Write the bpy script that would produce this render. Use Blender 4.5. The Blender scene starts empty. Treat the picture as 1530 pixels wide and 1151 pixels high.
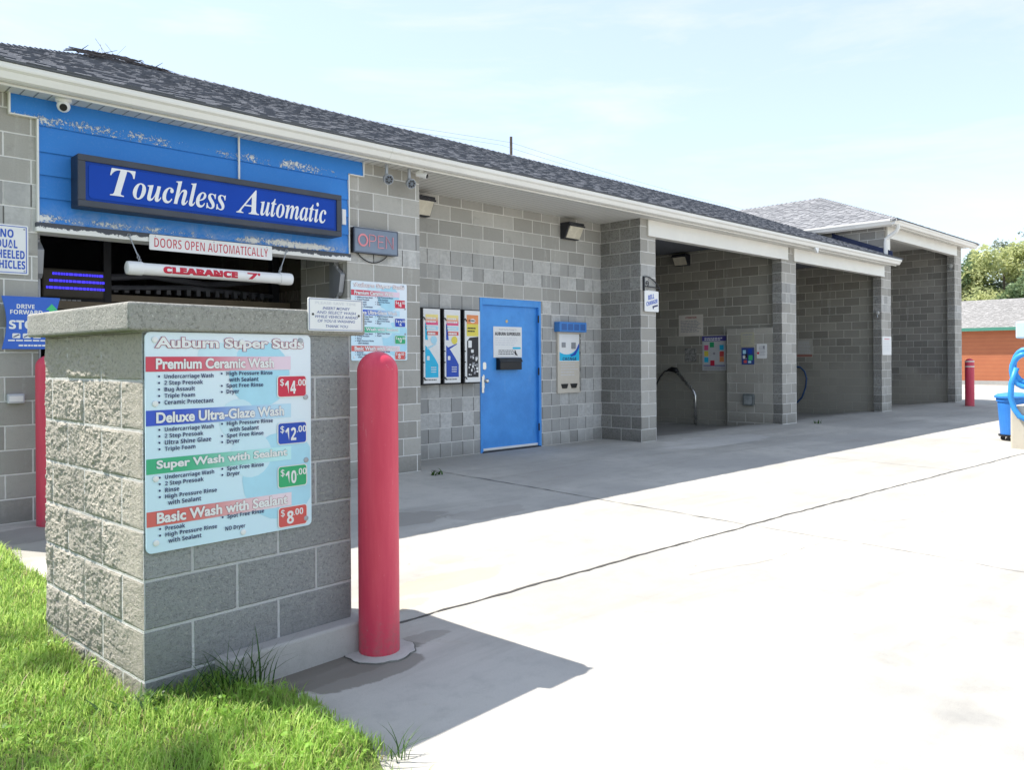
import bpy, math, random
from mathutils import Vector, Matrix, noise
random.seed(7)
S = bpy.context.scene
COL = S.collection
# ------------------------------------------------------------------ camera
cam = bpy.data.cameras.new("Camera"); co = bpy.data.objects.new("Camera", cam); COL.objects.link(co)
cam.sensor_width = 36.0; cam.lens = 36*1194.16/1530; cam.shift_y = -38.24/1530; cam.clip_start = 0.05; cam.clip_end = 2000
YAW, ROLL = 0.77472, -0.00655
r0 = Vector((math.cos(YAW), -math.sin(YAW), 0)); fw = Vector((math.sin(YAW), math.cos(YAW), 0)); u0 = Vector((0, 0, 1))
rt = math.cos(ROLL)*r0 + math.sin(ROLL)*u0; up = -math.sin(ROLL)*r0 + math.cos(ROLL)*u0
M = Matrix((rt, up, -fw)).transposed().to_4x4(); M.translation = (0, 0, 1.3366); co.matrix_world = M
S.camera = co
# ------------------------------------------------------------------ sun, sky, exposure
SUNV = Vector((-0.34, 0.575, 1.0)).normalized()
EL = math.asin(SUNV.z); AZ = math.atan2(SUNV.x, SUNV.y)
sl = bpy.data.lights.new("Sun", "SUN"); so = bpy.data.objects.new("Sun", sl); COL.objects.link(so)
sl.energy = 2.8; sl.angle = math.radians(0.5); sl.color = (1.0, 0.95, 0.87)
so.rotation_euler = SUNV.to_track_quat('Z', 'Y').to_euler(); so.location = (0, 0, 30)
W_ = bpy.data.worlds.new("World"); S.world = W_; W_.use_nodes = True
wn = W_.node_tree; wn.nodes.clear()
def wnode(t, **kw):
    n = wn.nodes.new(t)
    for k, v in kw.items(): setattr(n, k, v)
    return n
sky = wnode("ShaderNodeTexSky", sky_type='NISHITA', sun_disc=False)
sky.sun_elevation = EL; sky.sun_rotation = AZ; sky.air_density = 1.0; sky.dust_density = 0.25; sky.ozone_density = 1.0
tc = wnode("ShaderNodeTexCoord"); mp = wnode("ShaderNodeMapping"); mp.inputs['Scale'].default_value = (1.3, 1.3, 7.0); mp.inputs['Rotation'].default_value = (0.10, -0.06, 0.3)
nz = wnode("ShaderNodeTexNoise"); nz.inputs['Scale'].default_value = 2.1; nz.inputs['Detail'].default_value = 7; nz.inputs['Roughness'].default_value = .6; nz.inputs['Distortion'].default_value = .4
rp = wnode("ShaderNodeValToRGB"); rp.color_ramp.elements[0].position = .47; rp.color_ramp.elements[1].position = .78
rp.color_ramp.elements[0].color = (0, 0, 0, 1); rp.color_ramp.elements[1].color = (.75, .75, .75, 1)
mx = wnode("ShaderNodeMix", data_type='RGBA'); bg = wnode("ShaderNodeBackground"); out = wnode("ShaderNodeOutputWorld")
L = wn.links.new
L(tc.outputs['Generated'], mp.inputs['Vector']); L(mp.outputs[0], nz.inputs['Vector']); L(nz.outputs[0], rp.inputs[0])
veil = wnode("ShaderNodeMix", data_type='RGBA'); veil.inputs[0].default_value = .60; veil.inputs[7].default_value = (2.12, 2.30, 2.58, 1); L(sky.outputs[0], veil.inputs[6])
L(rp.outputs[0], mx.inputs[0]); L(veil.outputs[2], mx.inputs[6]); mx.inputs[7].default_value = (2.85, 2.87, 2.92, 1)
L(mx.outputs[2], bg.inputs['Color']); bg.inputs['Strength'].default_value = 0.122; L(bg.outputs[0], out.inputs[0])
S.view_settings.view_transform = 'Standard'; S.view_settings.look = 'None'; S.view_settings.gamma = 1; S.view_settings.use_curve_mapping = False
S.view_settings.exposure = 1.64
S.render.engine = 'CYCLES'; S.cycles.max_bounces = 10; S.cycles.diffuse_bounces = 6; S.cycles.use_denoising = True
try: S.cycles.denoiser = 'OPENIMAGEDENOISE'
except Exception: pass

# ------------------------------------------------------------------ main dimensions (metres; X along the facade, Y into it)
B = 0.2032
F = 7.6485; WL = F + 4*B          # pier face, recessed wall face
P1, P2, P3, P4 = 10.359, 15.057, 20.155, 25.645
XO0, XO1 = 4.926, 5.942           # pier beside the wash entrance
XE = 1.87                         # left jamb of the entrance
KX, KY, KT = 1.1906, 3.3493, 0.05695
SOF = 3.575

# ------------------------------------------------------------------ node helpers
class NB:
    def __init__(s, name):
        s.m = bpy.data.materials.new(name); s.m.use_nodes = True; s.t = s.m.node_tree; s.n = s.t.nodes
        s.p = s.n['Principled BSDF']
    def node(s, t, ins=None, **kw):
        n = s.n.new(t)
        for k, v in kw.items(): setattr(n, k, v)
        for k, v in (ins or {}).items(): s.put(n.inputs[k], v)
        return n
    def put(s, inp, v):
        if isinstance(v, bpy.types.NodeSocket): s.t.links.new(v, inp)
        elif isinstance(v, tuple) and len(v) == 3 and inp.type == 'RGBA': inp.default_value = (*v, 1)
        else: inp.default_value = v
    def mth(s, op, a, b=None, c=None, clamp=False):
        n = s.n.new("ShaderNodeMath"); n.operation = op; n.use_clamp = clamp
        for i, v in enumerate((a, b, c)):
            if v is not None: s.put(n.inputs[i], v)
        return n.outputs[0]
    def mix(s, f, a, b, mode='MIX'):
        n = s.n.new("ShaderNodeMix"); n.data_type = 'RGBA'; n.blend_type = mode
        s.put(n.inputs[0], f); s.put(n.inputs[6], a); s.put(n.inputs[7], b); return n.outputs[2]
    def noise(s, vec, scale, detail=4, rough=.55, dist=0):
        n = s.node("ShaderNodeTexNoise", {'Scale': scale, 'Detail': detail, 'Roughness': rough, 'Distortion': dist})
        if vec is not None: s.put(n.inputs['Vector'], vec)
        return n.outputs[0]
    def ramp(s, f, lo, hi, a=0.0, b=1.0):
        n = s.node("ShaderNodeMapRange", {0: f, 1: lo, 2: hi, 3: a, 4: b}); n.interpolation_type = 'SMOOTHSTEP'; return n.outputs[0]
    def uv(s):
        n = s.node("ShaderNodeUVMap"); sp = s.node("ShaderNodeSeparateXYZ", {0: n.outputs[0]}); return n.outputs[0], sp.outputs[0], sp.outputs[1]
    def obj(s): return s.node("ShaderNodeTexCoord").outputs['Object']
    def pos(s):
        n = s.node("ShaderNodeNewGeometry"); sp = s.node("ShaderNodeSeparateXYZ", {0: n.outputs['Position']})
        return n.outputs['Position'], sp.outputs[0], sp.outputs[1], sp.outputs[2]
    def bump(s, h, dist=.01, strength=1.0):
        n = s.node("ShaderNodeBump", {'Height': h, 'Distance': dist, 'Strength': strength}); s.t.links.new(n.outputs[0], s.p.inputs['Normal'])
    def fin(s, col=None, rough=None, metal=None, spec=None):
        if col is not None: s.put(s.p.inputs['Base Color'], col)
        if rough is not None: s.put(s.p.inputs['Roughness'], rough)
        if metal is not None: s.put(s.p.inputs['Metallic'], metal)
        if spec is not None: s.put(s.p.inputs['Specular IOR Level'], spec)
        return s.m

def paint(name, c, rough=.45, var=.10, scale=5, bump=0.0, bscale=60, metal=0, spec=.4):
    b = NB(name); o = b.obj()
    n = b.noise(o, scale, 5, .6); f = b.ramp(n, .3, .75)
    d = tuple(x*(1-var) for x in c); h = tuple(min(1, x*(1+var*.5)) for x in c)
    col = b.mix(f, d, h)
    if bump: b.bump(b.noise(o, bscale, 4, .6), bump, 1)
    rr = b.mth('ADD', b.mth('MULTIPLY', n, .2), rough-.1)
    return b.fin(col, rr, metal, spec)

def flat(name, c, rough=.5):
    return paint(name, c, rough, var=.05, scale=9)

def block_mat(name, ca, cb, cm, band=(), scored=(), rough_face=.3, grime=0.0, u0=0.0, cband=(.64, .635, .615), bd=.006, speck=0, swirl=0):
    """Concrete block: 8 x 16 inch running bond with mortar; 'scored' rows carry a sham joint, 'band' rows are paler."""
    b = NB(name); uvv, u, v = b.uv()
    u = b.mth('SUBTRACT', u, u0)
    rw = b.mth('DIVIDE', v, B); row = b.mth('FLOOR', rw); fv = b.mth('SUBTRACT', rw, row)
    par = b.mth('FLOORED_MODULO', row, 2.0)
    cu = b.mth('ADD', b.mth('DIVIDE', u, 2*B), b.mth('MULTIPLY', par, .5)); col = b.mth('FLOOR', cu); fu = b.mth('SUBTRACT', cu, col)
    du = b.mth('MULTIPLY', b.mth('MINIMUM', fu, b.mth('SUBTRACT', 1.0, fu)), 2*B)
    dv = b.mth('MULTIPLY', b.mth('MINIMUM', fv, b.mth('SUBTRACT', 1.0, fv)), B)
    nf = b.noise(uvv, 130, 5, .7); nm = b.noise(uvv, 22, 5, .6); nl = b.noise(uvv, 1.3, 4, .55)
    d = b.mth('ADD', b.mth('MINIMUM', du, dv), b.mth('MULTIPLY', b.mth('SUBTRACT', nm, .5), .006))
    joint = b.ramp(d, .0048, .0085, 1, 0)
    wn_ = b.node("ShaderNodeTexWhiteNoise", {0: b.node("ShaderNodeCombineXYZ", {0: col, 1: row, 2: 3.7}).outputs[0]}, noise_dimensions='3D')
    rnd = wn_.outputs[0]
    base = b.mix(b.mth('POWER', rnd, 1.3), ca, cb)
    base = b.mix(b.ramp(nf, .40, .75, .0, .35), base, tuple(x*.6 for x in ca))
    base = b.mix(b.ramp(nf, .62, .8, 0, .35), base, (.62, .6, .56))
    base = b.mix(b.ramp(nm, .45, .7, 0, .3), base, tuple(x*.72 for x in cb))
    def rows(lst):
        acc = None
        for a, z in lst:
            m = b.mth('MULTIPLY', b.mth('GREATER_THAN', v, a*B), b.mth('LESS_THAN', v, z*B))
            acc = m if acc is None else b.mth('ADD', acc, m)
        return acc
    hgt = b.mth('MULTIPLY', nf, rough_face)
    hgt = b.mth('ADD', hgt, b.mth('MULTIPLY', nm, rough_face*1.2))
    if band:
        mk = rows(band)
        w2 = b.node("ShaderNodeTexWhiteNoise", {0: b.node("ShaderNodeCombineXYZ", {0: b.mth('FLOOR', b.mth('MULTIPLY', cu, 2.0)), 1: row, 2: 9.1}).outputs[0]}, noise_dimensions='3D').outputs[0]
        cell = b.mix(w2, tuple(x*.52 for x in cband), cband)
        cell = b.mix(b.ramp(b.mth('ADD', b.mth('MULTIPLY', nm, .5), b.mth('MULTIPLY', b.noise(uvv, 9, 6, .7), .5)), .40, .62, 0, .55), cell, tuple(x*.55 for x in cband))
        base = b.mix(b.mth('MULTIPLY', mk, .92), base, cell)
    if speck:
        ns = b.noise(uvv, 52, 6, .85); base = b.mix(b.ramp(ns, .50, .60, 0, .62), base, tuple(x*.46 for x in ca)); base = b.mix(b.ramp(b.noise(uvv, 66, 5, .8), .55, .66, 0, .8), base, (.70, .67, .61)); nf = b.mth('ADD', nf, b.mth('MULTIPLY', ns, 1.3))
    base = b.mix(b.ramp(nl, .3, .7, 0, .28), base, tuple(x*.8 for x in ca))
    stv = b.noise(b.node("ShaderNodeMapping", {0: uvv, 'Scale': (7, .55, 1)}).outputs[0], 1.0, 6, .65, .3)
    base = b.mix(b.mth('MULTIPLY', b.ramp(stv, .56, .74, 0, .4), b.ramp(nm, .35, .6)), base, (.64, .63, .60))
    base = b.mix(b.ramp(b.noise(uvv, 3.1, 7, .7, .4), .56, .72, 0, .34), base, tuple(x*.62 for x in ca))
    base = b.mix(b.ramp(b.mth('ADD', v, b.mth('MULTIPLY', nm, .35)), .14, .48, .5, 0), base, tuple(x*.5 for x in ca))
    cm_ = b.mix(b.ramp(nl, .35, .65, 0, .35), cm, tuple(x*.7 for x in cm))
    base = b.mix(joint, base, cm_)
    if swirl:
        base = b.mix(b.mth('MULTIPLY', b.ramp(b.noise(uvv, 34, 6, .75, 1.2), .46, .60, 0, swirl), b.mth('SUBTRACT', 1.0, joint)), base, tuple(x*.5 for x in ca))
    if scored:
        vj = b.mth('MULTIPLY', b.ramp(du, .001, .005, 1, 0), rows(scored)); base = b.mix(b.mth('MULTIPLY', b.mth('MULTIPLY', vj, b.ramp(dv, .006, .010)), .6), base, tuple(x*.6 for x in ca))
    if scored:
        ds = b.mth('MULTIPLY', b.mth('ABSOLUTE', b.mth('SUBTRACT', fu, .5)), 2*B)
        sc = b.mth('MULTIPLY', b.mth('MULTIPLY', b.ramp(ds, .003, .007, 1, 0), b.ramp(dv, .006, .010)), rows(scored))
        base = b.mix(b.mth('MULTIPLY', sc, .9), base, tuple(x*.34 for x in ca))  # groove shadow painted into the colour as a dark line
        hgt = b.mth('SUBTRACT', hgt, b.mth('MULTIPLY', sc, .8))
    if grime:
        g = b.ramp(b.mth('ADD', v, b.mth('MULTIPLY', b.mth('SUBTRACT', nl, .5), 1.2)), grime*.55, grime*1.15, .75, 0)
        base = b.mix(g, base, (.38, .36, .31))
    hgt = b.mth('SUBTRACT', hgt, b.mth('MULTIPLY', joint, .8))
    b.bump(hgt, bd, 1)
    return b.fin(base, .92, 0, .2)

def concrete(name, c=(.49, .47, .425), c2=(.375, .362, .335), stains=(), bump=.002, fine=220, speck=0):
    b = NB(name); P, x, y, z = b.pos()
    n1 = b.noise(P, .5, 6, .6); n2 = b.noise(P, 6, 6, .65); n3 = b.noise(P, fine, 3, .7); n4 = b.noise(P, 2.2, 8, .7, .8)
    col = b.mix(b.ramp(n1, .32, .62), c, c2)
    col = b.mix(b.ramp(n2, .45, .75, 0, .45), col, tuple(q*.82 for q in c2))
    col = b.mix(b.ramp(n3, .52, .72, 0, .4), col, tuple(q*.62 for q in c2))
    col = b.mix(b.ramp(n3, .25, .42, .35, 0), col, tuple(min(1, q*1.25) for q in c))
    if speck:
        col = b.mix(b.ramp(b.noise(P, 62, 6, .85), .52, .60, 0, .75), col, tuple(q*.5 for q in c2)); col = b.mix(b.ramp(b.noise(P, 80, 5, .8), .58, .66, 0, .7), col, (.68, .66, .6)); col = b.mix(b.ramp(n4, .52, .62, 0, .4), col, tuple(q*.75 for q in c2))
    for (cx, cy, rx, ry, cs, k) in stains:
        ex = b.mth('POWER', b.mth('DIVIDE', b.mth('SUBTRACT', x, cx), rx), 2.0); ey = b.mth('POWER', b.mth('DIVIDE', b.mth('SUBTRACT', y, cy), ry), 2.0)
        e = b.mth('ADD', b.mth('ADD', ex, ey), b.mth('MULTIPLY', b.mth('SUBTRACT', n4, .5), 2.6))
        col = b.mix(b.ramp(e, .72, 1.0, k, 0), col, cs)
    if stains:
        n6 = b.noise(P, 14, 7, .75, .5); n7 = b.noise(b.node("ShaderNodeMapping", {0: P, 'Scale': (.35, 2.2, 1), 'Rotation': (0, 0, .03)}).outputs[0], .9, 6, .65, .6)
        col = b.mix(b.ramp(n7, .48, .66, 0, .38), col, (.29, .275, .245)); col = b.mix(b.ramp(n6, .63, .72, 0, .5), col, (.26, .25, .225)); col = b.mix(b.ramp(n4, .60, .68, 0, .22), col, (.40, .35, .27))
        sp = b.node("ShaderNodeTexVoronoi", {'Scale': 3.2}); b.put(sp.inputs['Vector'], P)
        dots = b.ramp(b.mth('ADD', sp.outputs['Distance'], b.mth('MULTIPLY', n6, .06)), .045, .065, .8, 0); col = b.mix(dots, col, (.20, .19, .17))
    b.bump(b.mth('ADD', b.mth('MULTIPLY', n3, .5), n2), bump, 1)
    return b.fin(col, .88, 0, .25)

# ------------------------------------------------------------------ mesh builder
STY = {'b': (0x1D5D4, 0x1D5EE, 0x1D7EC), 'i': (0x1D63C, 0x1D656, 0x1D7EC), 's': (0x1D468, 0x1D482, None)}
def conv(s, st):
    if st not in STY: return s
    A, a, d = STY[st]; r = ''
    for ch in s:
        if 'A' <= ch <= 'Z': r += chr(A+ord(ch)-65)
        elif 'a' <= ch <= 'z': r += chr(a+ord(ch)-97)
        elif '0' <= ch <= '9' and d: r += chr(d+ord(ch)-48)
        else: r += ch
    return r
_TC = {}
def text_geo(body, st, off, res):
    k = (body, st, off, res)
    if k not in _TC:
        c = bpy.data.curves.new('lettering', 'FONT'); c.body = conv(body, st); c.size = 1; c.offset = off; c.resolution_u = res
        o = bpy.data.objects.new('lettering', c)
        COL.objects.link(o)
        dg = bpy.context.evaluated_depsgraph_get()
        me = bpy.data.meshes.new_from_object(o.evaluated_get(dg))
        vs = [(v.co.x, v.co.y) for v in me.vertices]; fs = [tuple(p.vertices) for p in me.polygons]
        bpy.data.objects.remove(o); bpy.data.curves.remove(c); bpy.data.meshes.remove(me)
        x0 = min(v[0] for v in vs); x1 = max(v[0] for v in vs); y0 = min(v[1] for v in vs); y1 = max(v[1] for v in vs)
        _TC[k] = (vs, fs, (x0, x1, y0, y1))
    return _TC[k]

class MB:
    def __init__(s): s.v = []; s.f = []; s.mi = []; s.uv = []
    def add(s, vs, fs, mi=0, uvs=None):
        o = len(s.v); s.v += [tuple(v) for v in vs]
        for i, f in enumerate(fs):
            s.f.append(tuple(o+k for k in f)); s.mi.append(mi); s.uv.append(uvs[i] if uvs else None)
        return s
    def box(s, x0, x1, y0, y1, z0, z1, mi=0):
        return s.add([(x0,y0,z0),(x1,y0,z0),(x1,y1,z0),(x0,y1,z0),(x0,y0,z1),(x1,y0,z1),(x1,y1,z1),(x0,y1,z1)],
              [(0,3,2,1),(4,5,6,7),(0,1,5,4),(1,2,6,5),(2,3,7,6),(3,0,4,7)], mi)
    def poly(s, pts, mi=0, uv=None): return s.add(pts, [tuple(range(len(pts)))], mi, [uv] if uv else None)
    def quad(s, x0, x1, z0, z1, y, mi=0):          # upright rectangle facing -Y with a 0..1 uv
        return s.add([(x0,y,z0),(x1,y,z0),(x1,y,z1),(x0,y,z1)], [(0,1,2,3)], mi, [[(0,0),(1,0),(1,1),(0,1)]])
    def prism(s, prof, axis, a0, a1, mi=0):         # profile of 2-D points pulled along an axis
        n = len(prof)
        def mk(p, a): return {'x': (a, p[0], p[1]), 'y': (p[0], a, p[1]), 'z': (p[0], p[1], a)}[axis]
        vs = [mk(p, a0) for p in prof] + [mk(p, a1) for p in prof]
        fs = [(i, (i+1) % n, n+(i+1) % n, n+i) for i in range(n)] + [tuple(range(n))[::-1], tuple(range(n, 2*n))]
        return s.add(vs, fs, mi)
    def tube(s, pts, r, n=10, mi=0, caps=True):
        pts = [Vector(p) for p in pts]; m = len(pts); rs = r if isinstance(r, (list, tuple)) else [r]*m
        t = (pts[1]-pts[0]).normalized(); a = t.orthogonal().normalized(); vs = []
        for i, p in enumerate(pts):
            if i == 0: tt = pts[1]-pts[0]
            elif i == m-1: tt = pts[-1]-pts[-2]
            else: tt = (pts[i+1]-pts[i]).normalized() + (pts[i]-pts[i-1]).normalized()
            tt = tt.normalized() if tt.length > 1e-9 else t
            a = (a - tt*a.dot(tt)); a = a.normalized() if a.length > 1e-6 else tt.orthogonal().normalized(); bb = tt.cross(a)
            for k in range(n):
                w = 2*math.pi*k/n; vs.append(p + rs[i]*(math.cos(w)*a + math.sin(w)*bb))
        fs = [(i*n+k, i*n+(k+1) % n, (i+1)*n+(k+1) % n, (i+1)*n+k) for i in range(m-1) for k in range(n)]
        if caps: fs += [tuple(range(n))[::-1], tuple(range((m-1)*n, m*n))]
        return s.add(vs, fs, mi)
    def lathe(s, prof, n=32, c=(0, 0, 0), mi=0, axis='z'):
        vs = []; m = len(prof)
        for (r, z) in prof:
            for k in range(n):
                w = 2*math.pi*k/n; q = (r*math.cos(w), r*math.sin(w), z)
                if axis == 'y': q = (q[0], q[2], q[1])
                if axis == 'x': q = (q[2], q[0], q[1])
                vs.append((c[0]+q[0], c[1]+q[1], c[2]+q[2]))
        fs = [(i*n+k, i*n+(k+1) % n, (i+1)*n+(k+1) % n, (i+1)*n+k) for i in range(m-1) for k in range(n)]
        fs += [tuple(range(n))[::-1], tuple(range((m-1)*n, m*n))]
        return s.add(vs, fs, mi)
    def text(s, body, x, z, w, h, y, mi=0, st='b', off=0.0, thick=0.0, res=3, shear=0.0, cx=False, ref=None):
        """Fit the words into w x h (w None keeps proportion); x,z the lower left corner (cx: x is the centre)."""
        vs, fs, bb = text_geo(body, st, off, res)
        if ref is not None: bb = text_geo(body, st, ref, res)[2]
        bx0, bx1, by0, by1 = bb; asp = (bx1-bx0)/(by1-by0); vs = [((a-bx0)/(bx1-bx0), (b_-by0)/(by1-by0)) for a, b_ in vs]
        if w is None: w = h*asp
        if cx: x = x - w/2
        P = [(x+a*w+b*h*shear, z+b*h) for a, b in vs]; n = len(P)
        s.add([(p[0], y-thick, p[1]) for p in P], fs, mi)
        if thick:
            from collections import Counter
            ec = Counter()
            for f in fs:
                for i in range(len(f)): ec[(f[i], f[(i+1) % len(f)])] += 1
            bd = [e for e in ec if (e[1], e[0]) not in ec]
            s.add([(p[0], y-thick, p[1]) for p in P] + [(p[0], y, p[1]) for p in P], [(b_, a_, n+a_, n+b_) for a_, b_ in bd], mi)
        return s
    def lines(s, x, z, w, n, h, gap, y, mi=0, seed=1, left=True):    # rows of word-like dashes where print is too small to read
        r = random.Random(seed)
        for i in range(n):
            zz = z - i*gap; xx = x + (0 if left else r.random()*w*.15); end = x + w*(.7+.3*r.random())
            while xx < end:
                l = w*(.05+.12*r.random()); s.quad(xx, min(xx+l, x+w), zz-h, zz, y, mi); xx += l + w*.025
        return s
    def rrect(s, x0, x1, z0, z1, y, r, mi=0, n=5):
        pts = []
        for cx, cz, a0 in ((x1-r, z1-r, 0), (x0+r, z1-r, 90), (x0+r, z0+r, 180), (x1-r, z0+r, 270)):
            for k in range(n+1):
                a = math.radians(a0+90*k/n); pts.append((cx+r*math.cos(a), y, cz+r*math.sin(a)))
        return s.add(pts[::-1] if False else pts, [tuple(range(len(pts)))[::-1]], mi)
    def disc(s, cx, cz, r, y, mi=0, n=20, rz=None):
        rz = rz or r
        return s.add([(cx+r*math.cos(2*math.pi*k/n), y, cz+rz*math.sin(2*math.pi*k/n)) for k in range(n)], [tuple(range(n))[::-1]], mi)
    def rslab(s, x0, x1, z0, z1, y0, y1, r, mi=0, n=4):             # rounded upright slab, y1 (smaller) is the face
        pts = []
        for cx, cz, a0 in ((x1-r, z1-r, 0), (x0+r, z1-r, 90), (x0+r, z0+r, 180), (x1-r, z0+r, 270)):
            for k in range(n+1):
                a = math.radians(a0+90*k/n); pts.append((cx+r*math.cos(a), cz+r*math.sin(a)))
        return s.prism(pts, 'y', y0, y1, mi)
    def build(s, name, mats, parent=None, bev=0.0, smooth=False, world=False, seg=2):
        me = bpy.data.meshes.new(name); off = Vector(parent.location) if (world and parent) else Vector((0, 0, 0))
        me.from_pydata([tuple(Vector(v)-off) for v in s.v], [], s.f)
        mats = mats if isinstance(mats, (list, tuple)) else [mats]
        for m in mats: me.materials.append(m)
        ul = me.uv_layers.new(name="UVMap")
        for p, mi, uv in zip(me.polygons, s.mi, s.uv):
            p.material_index = mi; p.use_smooth = smooth
            nrm = p.normal; ax = max(range(3), key=lambda i: abs(nrm[i]))
            for k, li in enumerate(p.loop_indices):
                if uv: ul.data[li].uv = uv[k]
                else:
                    c = s.v[me.loops[li].vertex_index]
                    ul.data[li].uv = ((c[1], c[2]) if ax == 0 else (c[0], c[2]) if ax == 1 else (c[0], c[1]))
        me.validate()
        o = bpy.data.objects.new(name, me); COL.objects.link(o)
        if parent: o.parent = parent
        if bev:
            m = o.modifiers.new("bevel", "BEVEL"); m.width = bev; m.segments = seg; m.limit_method = 'ANGLE'; m.angle_limit = math.radians(40); m.use_clamp_overlap = True
        return o

def tag(o, label, cat, group=None, kind=None):
    if label: o['label'] = label
    if cat: o['category'] = cat
    if group: o['group'] = group
    if kind: o['kind'] = kind
    return o
def thing(name, label, cat, loc=(0, 0, 0), rz=0.0, group=None):
    o = bpy.data.objects.new(name, None); COL.objects.link(o); o.empty_display_size = .2
    o.location = loc; o.rotation_euler = (0, 0, rz); return tag(o, label, cat, group)
def dup(root, loc, rz, label, group=None):
    r = root.copy(); COL.objects.link(r); r.location = loc; r.rotation_euler = (0, 0, rz); r['label'] = label
    if group: r['group'] = group
    for ch in list(root.children):
        c = ch.copy(); COL.objects.link(c); c.parent = r
        for g in list(ch.children):
            d = g.copy(); COL.objects.link(d); d.parent = c
    return r
def sstep(a, b, x):
    t = min(1, max(0, (x-a)/(b-a))); return t*t*(3-2*t)

# ------------------------------------------------------------------ materials
GA, GB, GM = (.345, .335, .308), (.525, .51, .475), (.74, .725, .69)
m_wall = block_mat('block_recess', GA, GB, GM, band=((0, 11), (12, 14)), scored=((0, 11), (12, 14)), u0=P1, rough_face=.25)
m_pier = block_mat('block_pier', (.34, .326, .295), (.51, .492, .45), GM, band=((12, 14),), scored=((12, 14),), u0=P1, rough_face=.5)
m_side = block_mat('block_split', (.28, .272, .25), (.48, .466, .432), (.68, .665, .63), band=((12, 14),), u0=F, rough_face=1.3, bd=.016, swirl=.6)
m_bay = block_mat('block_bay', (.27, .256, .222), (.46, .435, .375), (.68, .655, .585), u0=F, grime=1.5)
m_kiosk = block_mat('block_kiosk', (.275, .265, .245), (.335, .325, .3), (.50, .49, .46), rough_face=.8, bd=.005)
m_split = block_mat('block_kiosk_split', (.58, .535, .455), (.68, .63, .54), (.78, .77, .735), rough_face=1.3, bd=.012, speck=1)  # pale cream, raised and warmed to paint sunlight into the blocks
m_cap = concrete('cap_concrete', (.42, .405, .37), (.33, .32, .29), bump=.010, fine=85, speck=1)
m_plinth = concrete('plinth_concrete', (.44, .43, .41), (.36, .35, .33), bump=.004)
DK = (.15, .138, .115); TN = (.43, .375, .29)
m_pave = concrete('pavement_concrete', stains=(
    (1.95, 3.23, .58, .14, DK, .92), (2.08, 3.09, .30, .13, (.2, .186, .16), .85), (2.5, 3.25, .2, .08, (.27, .255, .225), .6), (3.25, 3.95, .55, .16, TN, .75), (3.6, 4.35, .16, .12, TN, .6), (2.75, 3.75, .22, .1, TN, .7),
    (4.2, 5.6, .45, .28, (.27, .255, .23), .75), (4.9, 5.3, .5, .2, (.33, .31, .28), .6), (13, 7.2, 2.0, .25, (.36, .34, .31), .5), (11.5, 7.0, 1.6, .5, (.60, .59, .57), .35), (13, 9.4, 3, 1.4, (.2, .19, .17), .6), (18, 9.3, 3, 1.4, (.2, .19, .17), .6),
    (2.2, 6.6, 1.0, .35, (.30, .285, .25), .6), (1.7, 7.1, .5, .3, (.22, .21, .19), .7), (5.0, 1.7, 1.8, .3, (.47, .45, .42), .5), (7.5, 2.2, 2.4, .3, (.47, .455, .42), .45)))
m_white = paint('white_aluminium', (.80, .785, .74), .38, .05, 1.5)
m_soffit = None
b = NB('vinyl_soffit'); uvv, u, v = b.uv(); fr = b.mth('FRACT', b.mth('DIVIDE', b.mth('SUBTRACT', u, .061), .1016))
ln = b.ramp(b.mth('ABSOLUTE', b.mth('SUBTRACT', fr, .5)), .03, .075, 1, 0)
b.bump(b.mth('SUBTRACT', 1.0, ln), .006, 1); nn = b.noise(uvv, 1.2, 4)
m_soffit = b.fin(b.mix(ln, b.mix(nn, (.66, .645, .60), (.76, .745, .70)), (.33, .32, .29)), .5, 0, .3)
def shingle(name, dk, lt):
    """Granule-faced shingle; each tab carries its own tone in uv.x (0 butt darkened as shade .. 1 pale tab)."""
    b = NB(name); uvv, u, v = b.uv(); o = b.obj()
    n3 = b.noise(o, 240, 3, .7); n1 = b.noise(o, .7, 5, .6); n2 = b.noise(o, 14, 4, .6)
    c = b.mix(u, dk, lt); c = b.mix(b.ramp(n3, .45, .7, 0, .5), c, tuple(q*.5 for q in dk)); c = b.mix(b.ramp(n3, .3, .42, .3, 0), c, tuple(min(1, q*1.5) for q in lt))
    c = b.mix(b.ramp(n1, .4, .7, 0, .22), c, tuple(q*.9 for q in dk)); c = b.mix(b.ramp(n2, .5, .7, 0, .2), c, dk)
    b.bump(n3, .002, 1)
    return b.fin(c, .95, 0, .12)
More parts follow.
